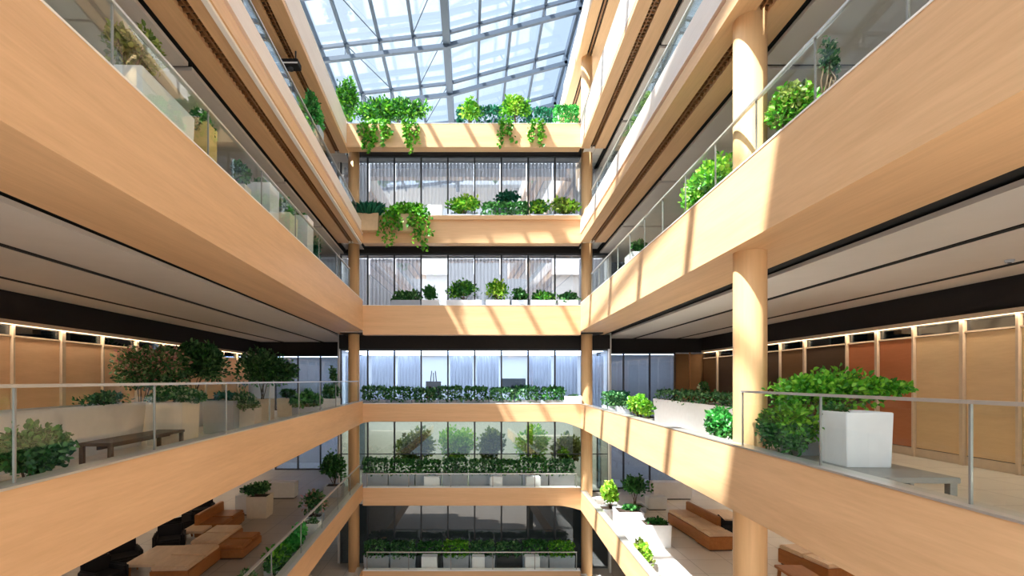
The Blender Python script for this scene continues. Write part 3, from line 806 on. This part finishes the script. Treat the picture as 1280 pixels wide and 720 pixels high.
def bench(name, label, loc, rz, ln, dp, h, mat, legs=True, group=None, cush=None):
    o = empty(name, label, 'bench', loc, rz, group)
    m = MB(); m.box(-ln / 2, ln / 2, -dp / 2, dp / 2, h - 0.07, h); m.build('seat', mat, o, bevel=0.01)
    for sx in (-1, 1):
        for sy in (-1, 1):
            m = MB(); x = sx * (ln / 2 - 0.07); yy = sy * (dp / 2 - 0.06)
            m.box(x - 0.04, x + 0.04, yy - 0.04, yy + 0.04, 0, h - 0.07); m.build('leg', mat, o)
    m = MB(); m.box(-ln / 2 + 0.1, ln / 2 - 0.1, -0.02, 0.02, h - 0.16, h - 0.07); m.build('apron', mat, o)
    return o
bench('bench', 'dark timber bench on the floor in front of the long white planter, left eye level', ((172 - CX) / F * 12.2, 12.2, fd), PI / 2 + rotz(L), 3.0, 0.7, 0.5, 'darkwood')

# --- right gallery, eye level
fr = FL[R]['D']
y = 6.45
bx_, by_ = SX(R, 0.85, y), y
zb_ = zat(586, 6.6)
bench('bench', 'grey bench behind the glass, carrying the white planter cube and the big bush', (SX(R, 0.82, 7.3), 7.3, fr), PI / 2 + rotz(R), 2.6, 0.95, zb_ - fr, 'post')
plant('planter_with_shrub', 'empty looking white planter cube on the grey bench, right of the big bush', 'planter', (SX(R, 0.74, 6.95), 6.95, zb_), rotz(R), (0.6, 0.56, 0.72, 'white'),
      [('bush', 'mid', dict(c=(-0.15, 0.2, 0.72), r=(0.2, 0.2, 0.12), n=160, s=0.07, root=(-0.15, 0.2, 0.6)))])
plant('planter_with_shrub', 'big bright green bush spilling over the parapet from a grey planter, right eye level', 'plant', (SX(R, 0.76, 8.0), 8.0, zb_), rotz(R), (0.6, 0.6, 0.6, 'grey'), [
    ('bush', 'bright', dict(c=(0.3, 0.0, 0.95), r=(0.85, 0.8, 0.48), n=3000, s=0.088, lobes=20, root=(0, 0, 0.6), fill=0.4)),
    ('bush', 'mid', dict(c=(-0.36, 0.0, 0.34), r=(0.22, 0.8, 0.5), n=3000, s=0.085, lobes=20, stem=False, fill=0.3)),
    ('bush', 'bright', dict(c=(-0.34, -0.05, 0.5), r=(0.24, 0.8, 0.5), n=1800, s=0.085, lobes=16, stem=False, fill=0.3)),
    ('bush', 'bright', dict(c=(0.85, -0.4, 1.0), r=(0.5, 0.4, 0.24), n=700, s=0.085, lobes=9, root=(0.1, 0, 0.6))),
    ('bush', 'flower', dict(c=(-0.36, 0.2, 0.3), r=(0.2, 0.6, 0.4), n=450, s=0.08, lobes=10, stem=False))])
edge_plant(R, 'D', 901, 0.6, 504, 560, 48, ['mid', 'clip'], 'feathery green shrub just left of the thick column, eye level', fr, 'white', 556, s=0.1, n=1600, lobes=13)
edge_plant(R, 'D', 799, 0.6, 491, 526, 40, ['lime', 'bright'], 'yellow green shrub left of the long white planter, right eye level', fr, 'white', 522, s=0.13, n=1200)
plant('planter_with_shrub', 'long white planter with a low dark hedge, set back on the right eye level', 'planter', (SX(R, 2.7, 17.2), 17.2, fr), rotz(R), (0.7, 7.0, 1.32, 'white'),
      [('hedge', 'deep', dict(b=(-0.3, 0.3, -3.4, 3.4, 1.25, 1.6), n=1800, s=0.13)), ('bush', 'flower', dict(c=(0, -0.6, 1.8), r=(0.2, 0.25, 0.3), n=90, s=0.12))])
for i, yy in enumerate((21.6, 23.1)):
    plant('hedge_planter', ['nearer', 'farther'][i] + ' grey hedge planter close to the far right column, eye level', 'planter', (SX(R, 0.95 + 0.6 * i, yy), yy, fr), rotz(R), (0.7, 1.3, 1.0, 'grey'),
          [('hedge', 'teal' if i else 'deep', dict(b=(-0.32, 0.32, -0.6, 0.6, 0.9, 1.45), n=700, s=0.14))], 'grey hedge planters by the far right column')

# --- left gallery, one level down
fe = FL[L]['E']
edge_plant(L, 'E', 372, 0.65, 652, 694, 46, ['clip'], 'bright green cushion of leaves behind the fifth band glass, left side', fe, 'grey', 690, s=0.13, n=1300)
edge_plant(L, 'E', 418, 1.3, 560, 612, 38, ['mid', 'deep'], 'tall mixed shrub beside the far left column, one level down', fe, 'grey', s=0.17, n=900)
edge_plant(L, 'E', 393, 1.1, 608, 650, 32, ['deep', 'ruddy'], 'dark bush between the tall shrub and the white pot, one level down on the left', fe, 'grey', s=0.15, n=800)
edge_plant(L, 'E', 389, 0.55, 646, 662, 18, ['flower'], 'small white pot behind the fifth band glass on the left', fe, 'white', 652, s=0.12, n=160, pw=0.62)
edge_plant(L, 'E', 346, 0.7, 676, 730, 38, ['bright', 'mid'], 'lowest bright shrub at the left fifth band, near the bottom edge', fe, 'grey', s=0.12, n=1100)
edge_plant(L, 'E', 308, 0.95, 708, 740, 26, ['flower'], 'pale leaved shrub at the bottom edge of the photo, left fifth band', fe, 'white', s=0.1, n=400)
floor_pot(325, 20.3, 0.8, 0.85, 'cream', 'cream planter with a dark shrub standing past the timber lounges, left side one level down', [
    ('bush', 'deep', dict(c=(-0.1, 0, 1.1), r=(0.65, 0.6, 0.4), n=700, s=0.15, root=(0, 0, 0.75)))], fe)
def lounge(label, px, Y, base, sd, ln=2.0, dp=0.9, h=0.5, cush='furn_pale', back=False, rz=0.0, group=None):
    o = empty('lounge_seat', label, 'seat', ((px - CX) / F * Y, Y, base), rotz(sd) + rz, group)
    m = MB(); m.box(-dp / 2, dp / 2, -ln / 2, ln / 2, 0.06, h - 0.12); m.build('base', 'furn', o, bevel=0.015)
    m = MB(); m.box(-dp / 2 + 0.06, dp / 2 - 0.06, -ln / 2 + 0.06, ln / 2 - 0.06, 0.0, 0.06); m.build('plinth', 'darkwood', o)
    for i in range(2):
        m = MB(); a = -ln / 2 + i * ln / 2
        m.box(-dp / 2 + 0.02, dp / 2 - 0.02, a + 0.02, a + ln / 2 - 0.02, h - 0.12, h); m.build('cushion', cush, o, bevel=0.03)
    if back:
        s = sd
        m = MB(); m.box(*sorted((s * dp / 2, s * (dp / 2 - 0.14))), -ln / 2, ln / 2, h - 0.1, h + 0.32); m.build('backrest', 'furn', o, bevel=0.02)
    return o
def low_table(label, px, Y, base, sd, ln=1.3, dp=0.8, h=0.4, top='furn_pale', group=None, rz=0.0):
    o = empty('low_table', label, 'table', ((px - CX) / F * Y, Y, base), rotz(sd) + rz, group)
    m = MB(); m.box(-dp / 2, dp / 2, -ln / 2, ln / 2, h - 0.08, h); m.build('table_top', top, o, bevel=0.012)
    for sx in (-1, 1):
        for sy in (-1, 1):
            m = MB(); x, yy = sx * (dp / 2 - 0.08), sy * (ln / 2 - 0.1)
            m.bar((x, yy, 0), (x * 0.95, yy * 0.95, h - 0.08), 0.07); m.build('leg', 'furn', o)
    return o
def armchair(label, px, Y, base, sd, mat='black', rz=0.0, group=None):
    o = empty('armchair', label, 'armchair', ((px - CX) / F * Y, Y, base), rotz(sd) + rz, group)
    m = MB(); m.box(-0.36, 0.36, -0.36, 0.36, 0.14, 0.42); m.build('seat', mat, o, bevel=0.06)
    m = MB(); m.box(-0.36, 0.36, 0.24, 0.4, 0.3, 0.82); m.build('backrest', mat, o, bevel=0.06)
    for s in (-1, 1):
        m = MB(); m.box(s * 0.38 - 0.06, s * 0.38 + 0.06, -0.34, 0.36, 0.14, 0.58); m.build('armrest', mat, o, bevel=0.045)
    for sx in (-1, 1):
        for sy in (-1, 1):
            m = MB(); m.bar((sx * 0.3, sy * 0.28, 0), (sx * 0.28, sy * 0.26, 0.16), 0.04); m.build('leg', 'furn', o)
    return o
GL = 'timber lounge seats one level down on the left'
lounge('long timber lounge seat beside the cream planter, left lower floor', 276, 18.4, fe, L, 2.0, 0.9, 0.5, 'furn', True, 0, GL)
lounge('timber lounge seat with pale cushions in the middle of the left lower floor', 272, 16.4, fe, L, 1.8, 0.9, 0.52, 'furn_pale', False, 0, GL)
lounge('timber lounge seat with pale cushions nearest the walkway, left lower floor', 234, 14.3, fe, L, 1.9, 1.0, 0.52, 'furn_pale', False, 0, GL)
lounge('plain brown timber seat behind the pale cushioned one, left lower floor', 300, 16.1, fe, L, 1.5, 0.8, 0.42, 'furn', False, 0, GL)
low_table('pale low table closest to the wall posts, left lower floor', 196, 14.5, fe, L, 1.6, 0.9, 0.46)
low_table('pale low table between the black armchairs and the long lounge seat', 248, 17.2, fe, L, 1.0, 0.7, 0.46)
for i, (px, Y, rz, lb) in enumerate([(224, 17.6, -0.6, 'black armchair behind the pale low table, farthest group on the left lower floor'), (212, 16.2, 0.4, 'black armchair in the middle of the left lower floor'),
                                     (154, 14.6, 0.7, 'black armchair beside the pale low table near the wall posts'), (130, 13.2, 1.2, 'black armchair closest to the dark red wall panel'), (252, 19.9, 0.3, 'black armchair at the wall end of the long lounge seat')]):
    armchair(lb, px, Y, fe, L, 'black', rz, 'black armchairs on the left lower floor')
def white_cube(name, label, cat, loc, rz, w, d, h):
    o = empty(name, label, cat, loc, rz)
    m = MB(); m.box(-w / 2, w / 2, -d / 2, d / 2, 0.05, h); m.build('body', 'white', o, bevel=0.02)
    m = MB(); m.box(-w / 2 + 0.05, w / 2 - 0.05, -d / 2 + 0.05, d / 2 - 0.05, 0, 0.05); m.build('plinth', 'mullion', o)
    return o
white_cube('cabinet', 'low white cabinet at the far end of the left lower floor', 'cabinet', ((354 - CX) / F * 23.5, 23.5, fe), rotz(L), 1.2, 0.6, 0.75)
white_cube('cabinet', 'small white cabinet behind the long lounge seat, left lower floor', 'cabinet', ((309 - CX) / F * 20.6, 20.6, fe), rotz(L), 0.75, 0.5, 0.8)
# --- right gallery, one level down
fe2 = FL[R]['E']
edge_plant(R, 'E', 762, 0.65, 598, 640, 40, ['lime'], 'lime green plant behind the fifth band, close to the far right column', fe2, 'white', 634, s=0.2, n=700)
edge_plant(R, 'E', 794, 2.3, 590, 628, 40, ['deep', 'mid'], 'dark feathery plant behind the two white cubes, right lower floor', fe2, 'grey', 640, s=0.15, n=900)
for px, Y, w, h, lb in ((785, 19.4, 0.95, 1.0, 'taller white planter cube standing in the sun, right lower floor'), (818, 18.4, 0.92, 0.8, 'lower white planter cube beside the taller one, right lower floor')):
    floor_pot(px, Y, w, h, 'white', lb, [('bush', 'mid', dict(c=(0.1, 0.1, h), r=(0.4, 0.4, 0.16), n=260, s=0.14, root=(0, 0, h * 0.8)))], fe2, 'planter_with_shrub', 'planter', R)
edge_plant(R, 'E', 803, 0.55, 672, 712, 34, ['lime', 'olive'], 'small yellow green plant at the sunny edge of the right lower floor', fe2, 'white', 712, s=0.13, n=600)
GR = 'timber lounge seats one level down on the right'
lounge('timber lounge seat with a pale cushion beside the sunlit floor, right lower floor', 893, 18.1, fe2, R, 1.0, 0.9, 0.62, 'furn_pale', False, 0.1, GR)
lounge('long timber lounge seat with backrest behind the first, right lower floor', 866, 19.8, fe2, R, 2.4, 0.9, 0.6, 'furn_pale', True, 0.1, GR)
lounge('timber lounge seat seen to the right of the thick column, right lower floor', 1020, 15.6, fe2, R, 1.9, 1.0, 0.62, 'furn_pale', True, 0.2, GR)
low_table('pale low table beyond the timber seats, right lower floor', 905, 20.6, fe2, R, 1.6, 1.0, 0.5)
low_table('brown low table half hidden under the parapet right of the thick column', 1000, 14.6, fe2, R, 1.2, 0.8, 0.42, 'furn')
armchair('black armchair beside the long timber seat, right lower floor', 912, 19.0, fe2, R, 'black', 1.4)
white_cube('cabinet', 'long pale counter at the back of the right lower floor', 'counter', ((838 - CX) / F * 25.5, 25.5, fe2), 0, 1.9, 0.6, 0.85)
white_cube('cabinet', 'short white cabinet in front of the pale counter, right lower floor', 'cabinet', ((820 - CX) / F * 23.4, 23.4, fe2), 0, 0.85, 0.5, 0.6)

# ------------------------------------------------------------------ planting on the far bands
def fx(px, y): return (px - CX) / F * y
def far_plant(k, px, wpx, py0, py1, mats, label, pot='white', y=24.95, pot_top=None, s=0.17, n=600, pw=None, extra=None, name='potted_shrub', lobes=9, pd=0.55, ry=0.36):
    base = FF[k]; x = fx(px, y); r = 0.95 * wpx * y / F / 2
    zt, zb = zat(py0, y) - base, zat(py1, y) - base
    pt = (zat(pot_top, y) - base) if pot_top else zb + 0.15 * (zt - zb)
    pt = max(0.25, pt)
    fol = []
    for i, mt in enumerate(mats):
        fol.append(('bush', mt, dict(c=(0, 0, (zt + zb) / 2), r=(r, ry, (zt - zb) / 2), n=int(n / len(mats)), s=s, lobes=lobes, stem=(i == 0), root=(0, 0, pt - 0.1), fill=0.4)))
    if extra: fol += extra
    return plant(name, label, 'plant', (x, y, base), 0, (pw or max(0.5, r * 1.7), pd, pt, pot), fol)
def hedge(k, px0, px1, py0, py1, mat, label, pot='grey', y=25.0, s=0.16, n=600, pd=0.55, bottom=None, group=None, extra=None):
    base = FF[k]; x0, x1 = fx(px0, y), fx(px1, y); w = x1 - x0
    z1, z0 = zat(py0, y) - base, zat(py1, y) - base
    fol = [('hedge', mat, dict(b=(-w / 2 + 0.1, w / 2 - 0.1, -pd / 2, pd / 2, z0, z1), n=n, s=s))] + (extra or [])
    return plant('hedge_planter', label, 'planter', ((x0 + x1) / 2, y, base), 0, (w, pd, max(0.25, z0 + 0.06), pot), fol, group)
# top band
tr = lambda pxs, pys, z, k, y=23.9, s=0.2: ('trail', k, dict(xs=[0] , y=0, z=0, l=[0], s=s))
def far_trail(o_px, y0, k, pxs, pyb, mat, s=0.2, yf=23.95):
    xs, ls = [], []
    z0 = FT[k] + 0.1 - FF[k]
    for p, b in zip(pxs, pyb):
        xs.append(fx(p, yf) - fx(o_px, y0)); ls.append(z0 - (zat(b, yf) - FF[k]))
    return ('trail', mat, dict(xs=xs, y=yf - y0, z=z0, l=ls, s=s, per=30))
pa = [452, 457, 462, 467, 472, 477, 482, 487, 506, 511, 516, 520]
ba = [172, 186, 192, 188, 190, 184, 176, 170, 172, 184, 192, 180]
far_plant('A', 490, 104, 116, 164, ['bright', 'mid'], 'wide green ivy trailing down the left half of the top planted band', 'white', 24.9, 160, 0.19, 3400, 3.6, [far_trail(490, 24.9, 'A', pa, ba, 'bright')], lobes=30)
far_plant('A', 432, 40, 84, 176, ['mid', 'bright'], 'tall green climber at the left corner of the top planted band', 'grey', 25.6, 165, 0.19, 1300, 0.6, lobes=14)
hedge('A', 571, 664, 137, 160, 'teal', 'blue green hedge in the middle of the top planted band', 'white', 25.4, 0.17, 1500, 0.5)
far_plant('A', 588, 30, 116, 162, ['lime', 'bright'], 'small lime shrub right of the central roof beam on the top band', 'white', 24.72, 158, 0.17, 500, 0.5, pd=0.35, ry=0.22)
far_plant('A', 645, 46, 110, 162, ['lime', 'bright'], 'taller lime shrub with two hanging trails on the top band', 'white', 24.72, 158, 0.17, 900, 0.8,
          [far_trail(645, 24.72, 'A', [626, 630, 634, 638, 664, 668, 672, 677], [176, 184, 180, 170, 168, 180, 184, 174], 'bright')], pd=0.35, ry=0.22)
hedge('A', 667, 690, 139, 160, 'teal', 'short blue green hedge beside the clipped one, top band', 'white', 25.4, 0.16, 400, 0.5)
hedge('A', 691, 724, 136, 160, 'clip', 'neatly clipped bright hedge at the right end of the top band', 'white', 24.9, 0.13, 1100, 0.5)
# second band: two planters hang on the front
def hang(px, w, h, ztop, label, fol, mat='tan'):
    return plant('hanging_planter', label, 'planter', (fx(px, 23.6), 23.68, ztop - h), 0, (w, 0.42, h, mat), fol)
z = FT['B']
hang(460, 1.0, 0.8, z - 0.02, 'tan planter of dark green blades hung at the left end of the second band', [
    ('grass', 'teal', dict(c=(0, 0, 0.72), r=(1.0, 0.4), n=500, h=0.6)), ('bush', 'teal', dict(c=(0, 0.05, 1.0), r=(0.62, 0.3, 0.38), n=700, s=0.16, root=(0, 0, 0.7)))])
hang(507, 0.9, 0.8, z - 0.05, 'tan planter hung on the second band with ivy trailing down to the gap below', [
    ('bush', 'bright', dict(c=(0, 0, 1.0), r=(1.05, 0.35, 0.5), n=1000, s=0.18, lobes=14, root=(0, 0, 0.7))),
    ('trail', 'bright', dict(xs=[-0.9, -0.75, -0.6, -0.45, 0.45, 0.6, 0.75, 0.9, 1.0, -0.3, 0.2], y=-0.2, z=0.95, l=[1.2, 1.5, 1.7, 1.0, 1.1, 1.5, 1.8, 1.9, 1.2, 0.8, 0.8], s=0.19, per=30))])
far_plant('B', 544, 14, 258, 268, ['mid'], 'plain white box with barely any plant on the second band', 'white', 24.9, 258, 0.12, 60, 0.7)
far_plant('B', 579, 50, 240, 274, ['lime', 'bright'], 'loose lime shrub at the left of the right hand planting, second band', 'grey', 24.9, 270, 0.18, 1100)
hedge('B', 602, 660, 256, 272, 'mid', 'low dark green hedge in the middle of the second band planting', 'grey', 24.9, 0.15, 900)
far_plant('B', 634, 44, 234, 262, ['teal'], 'misty grey green shrub behind the low hedge, second band', 'grey', 25.5, 262, 0.17, 450, pd=0.4)
far_plant('B', 676, 34, 246, 274, ['lime', 'mid'], 'lime shrub right of the low hedge, second band', 'grey', 24.9, 270, 0.18, 700)
far_plant('B', 707, 38, 242, 274, ['lime', 'olive'], 'yellow green shrub at the right end of the second band', 'grey', 24.9, 270, 0.18, 800)
# third band
for px, wp, p0, mats, pot, lb in [(508, 44, 360, ['deep', 'mid'], 'grey', 'dark low shrub leftmost on the third band'), (538, 26, 350, ['mid'], 'white', 'sparse shrub in a white pot left of the big one, third band'),
                                  (580, 54, 346, ['mid', 'bright'], 'white', 'biggest green shrub in the middle of the third band'), (622, 36, 346, ['bright', 'lime'], 'white', 'bright upright shrub right of the biggest one, third band'),
                                  (649, 24, 357, ['mid'], 'grey', 'small grey green shrub between two bright ones, third band'), (678, 38, 361, ['mid', 'bright'], 'white', 'mid green shrub in a white pot, right part of the third band'),
                                  (709, 30, 362, ['mid', 'deep'], 'white', 'last shrub beside the far right column on the third band')]:
    far_plant('C', px, wp, p0, 384, mats, lb, pot, 24.9, 376, 0.16, int(18 * wp))
# eye level, fifth and lowest bands: rows of hedge planters
def hedge_row(k, p0, p1, nn, py0, py1, y, mats, pots, txt, grp, nlf=420):
    st = (p1 - p0) / nn
    for i in range(nn):
        hedge(k, p0 + i * st + 0.4, p0 + (i + 1) * st - 0.4, py0 + (i % 3 - 1) * 1.0, py1, mats[i % len(mats)], f'{ORD[i]} {txt} counted from the left', pots[i % len(pots)], y, 0.16, nlf, 0.5, group=grp)
hedge_row('D', 452, 706, 8, 486, 501, 25.0, ['deep', 'mid', 'deep'], ['grey'], 'hedge planter on the far eye-level band', 'hedge planters across the far eye-level band')
plant('planter_with_shrub', 'single white planter box at the right end of the far eye-level band', 'planter', (fx(716, 24.7), 24.7, FF['D']), 0, (0.8, 0.4, 0.95, 'white'), [('bush', 'deep', dict(c=(0, 0, 0.95), r=(0.3, 0.15, 0.12), n=80, s=0.12))])
hedge_row('E', 453, 718, 8, 576, 592, 25.3, ['deep', 'mid', 'mid', 'deep'], ['grey'], 'hedge planter on the far fifth band', 'hedge planters across the far fifth band', 480)
hedge_row('F', 455, 718, 8, 679, 694, 25.3, ['deep', 'deep', 'mid', 'bright'], ['grey', 'grey', 'mullion'], 'hedge planter on the far lowest band', 'hedge planters across the far lowest band', 480)
for k, pxs, yy, h in (('E', (540, 620, 666), 24.66, 1.05), ('F', (537, 598, 665), 24.66, 1.1)):
    for i, px in enumerate(pxs):
        white_cube('cabinet', f'{["left", "middle", "right"][i]} white cube standing before the hedge on the far {LEV[k]} band', 'cube', (fx(px, yy), yy, FF[k]), 0, [0.75, 0.6, 0.7][i], 0.45, h)
# plants in the room behind the fifth level windows
for i, (x, yy, h, r, lb) in enumerate([(-2.9, 27.6, 3.2, 1.1, 'leftmost'), (-0.8, 28.4, 3.3, 1.2, 'second'), (1.3, 27.5, 3.4, 1.0, 'third'), (3.4, 28.0, 3.3, 1.1, 'fourth'), (5.2, 27.6, 3.0, 0.8, 'rightmost')]):
    plant('indoor_tree', f'{lb} yellow green tree growing in the room behind the far fifth level windows', 'tree', (x, yy, FF['E']), 0, (0.6, 0.6, 0.5, 'tan'),
          [('bush', 'lime' if i % 2 else 'olive', dict(c=(0, 0, h * 0.62), r=(r, r, h * 0.42), n=1800, s=0.2, lobes=14, root=(0, 0, 0.4), sr=0.03))], 'trees in the room behind the fifth level windows')

# ------------------------------------------------------------------ small objects
o = empty('monitor', 'dark screen on a stand behind the far eye-level windows', 'monitor', (fx(642, 27), 26.9, FF['D']))
m = MB(); m.box(-0.62, 0.62, -0.03, 0.03, 1.05, 1.8); m.build('screen', 'mullion', o, bevel=0.01)
m = MB(); m.box(-0.04, 0.04, 0.0, 0.08, 0.04, 1.2); m.build('pole', 'mullion', o)
m = MB(); m.box(-0.4, 0.4, -0.25, 0.25, 0, 0.04); m.build('foot', 'mullion', o)
o = empty('easel_board', 'dark framed board on legs behind the far eye-level windows', 'board', (fx(542, 27), 26.9, FF['D']))
m = MB(); m.box(-0.4, 0.4, -0.02, 0.02, 0.75, 1.65); m.build('board', 'darkwood', o)
m = MB()
for a in (-0.32, 0.32): m.bar((a, -0.1, 0), (a * 0.3, 0.05, 2.2), 0.05)
m.bar((0, 0.35, 0), (0, 0.06, 2.1), 0.05)
m.build('legs', 'darkwood', o)
yl = 16.9
o = empty('ceiling_spotlight', 'black boxed spotlight fixture hanging under the left top band', 'lamp', (SX(L, 1.35, yl), yl, 10.3))
m = MB(); m.box(-0.55, 0.45, -0.2, 0.2, 0.0, 0.2); m.build('housing', 'black', o, bevel=0.02)
m = MB(); m.box(-0.55, 0.45, -0.22, -0.2, 0.03, 0.07); m.build('trim_bar', 'white', o)
for a in (-0.43, 0.32):
    m = MB(); m.box(a - 0.02, a + 0.02, -0.02, 0.02, 0.2, 0.56); m.build('hanger', 'mullion', o)
for a in (-0.3, 0.15):
    m = MB(); m.tube([(a, 0, -0.08), (a, 0, 0.0)], 0.09, 14); m.build('lamp_head', 'mullion', o)
yv = ysd(R, 1262, 6.0)
yv = 2.26 * F / (475 - 325)
o = empty('smoke_detector', 'small round smoke detector on the right third level ceiling', 'detector', ((1262 - CX) / F * yv, yv, ZB[R]['C'] - 0.03 - 0.05))
m = MB(); m.tube([(0, 0, 0.0), (0, 0, 0.05)], [0.06, 0.075], 20); m.build('body', 'grey', o)
m = MB(); m.tube([(0, 0, -0.012), (0, 0, 0.0)], 0.03, 14); m.build('sensor', 'mullion', o)

# strip lights added to brighten the galleries, lipped to hide the glow, under the black bulkheads
for sd in (L, R):
    for k, z in (('D', 1.5), ('E', -2.9)):
        o = empty('wall_light', f'long slim strip light under the black bulkhead of the {SN[sd]} gallery, {LEV[k]} level', 'light', (0, 0, 0))
        m = MB(); m.side(sd, WO[sd] - 0.2, WO[sd] - 0.06, 5.0, YE[sd] - 0.5, z - 0.0, z + 0.06); m.side(sd, WO[sd] - 0.215, WO[sd] - 0.2, 5.0, YE[sd] - 0.5, z - 0.05, z + 0.06); m.build('housing', 'frame', o)
        m = MB(); m.side(sd, WO[sd] - 0.19, WO[sd] - 0.07, 5.0, YE[sd] - 0.5, z - 0.012, z - 0.001); m.build('diffuser', 'wash', o)
# ------------------------------------------------------------------ light, world, camera
w = bpy.data.worlds.new('World'); SC.world = w; w.use_nodes = True
nt = w.node_tree; nt.nodes.clear()
out = nt.nodes.new('ShaderNodeOutputWorld'); bg = nt.nodes.new('ShaderNodeBackground')
SUNV = Vector((0.52, 0.30, -1.0)).normalized()
tc = nt.nodes.new('ShaderNodeTexCoord')
dt = nt.nodes.new('ShaderNodeVectorMath'); dt.operation = 'DOT_PRODUCT'; dt.inputs[1].default_value = tuple(-SUNV)
nt.links.new(tc.outputs['Generated'], dt.inputs[0])
rp = nt.nodes.new('ShaderNodeValToRGB')                # brighter and whiter towards the sun, bluer away from it
rp.color_ramp.elements[0].position = 0.0; rp.color_ramp.elements[0].color = (0.36, 0.43, 0.50, 1)
rp.color_ramp.elements[1].position = 1.0; rp.color_ramp.elements[1].color = (2.1, 2.2, 2.3, 1)
for pos, c in ((0.25, (0.38, 0.445, 0.51)), (0.45, (0.46, 0.49, 0.52)), (0.7, (0.95, 1.05, 1.15))):
    e = rp.color_ramp.elements.new(pos); e.color = c + (1,)
nt.links.new(dt.outputs['Value'], rp.inputs['Fac'])
nt.links.new(rp.outputs['Color'], bg.inputs['Color']); bg.inputs['Strength'].default_value = 1.0
nt.links.new(bg.outputs[0], out.inputs['Surface'])

sun = bpy.data.lights.new('sun', 'SUN'); sun.energy = 10.0; sun.angle = math.radians(1.0); sun.color = (1.0, 0.93, 0.82)
so = bpy.data.objects.new('sun', sun); COL.objects.link(so)
so.rotation_euler = Vector((0.52, 0.30, -1.0)).to_track_quat('-Z', 'Y').to_euler()
so.location = (-15, -5, 30)

cam = bpy.data.cameras.new('camera'); co = bpy.data.objects.new('camera', cam); COL.objects.link(co)
co.location = (0, 0, 0); co.rotation_euler = (PI / 2, 0, 0)
cam.sensor_fit = 'HORIZONTAL'; cam.sensor_width = 36; cam.lens = 36 * F / 1280
cam.shift_x = (640 - CX) / 1280; cam.shift_y = (CY - 360) / 1280
cam.clip_end = 300; cam.clip_start = 0.05
SC.camera = co
SC.view_settings.view_transform = 'Standard'; SC.view_settings.look = 'None'
SC.view_settings.exposure = 1.22; SC.view_settings.gamma = 1.0; SC.view_settings.use_curve_mapping = False
SC.cycles.max_bounces = 14; SC.cycles.diffuse_bounces = 8; SC.cycles.glossy_bounces = 6; SC.cycles.transmission_bounces = 8
SC.cycles.transparent_max_bounces = 24
SC.cycles.caustics_reflective = False; SC.cycles.caustics_refractive = False
SC.cycles.sample_clamp_indirect = 6.0
SC.cycles.use_denoising = True
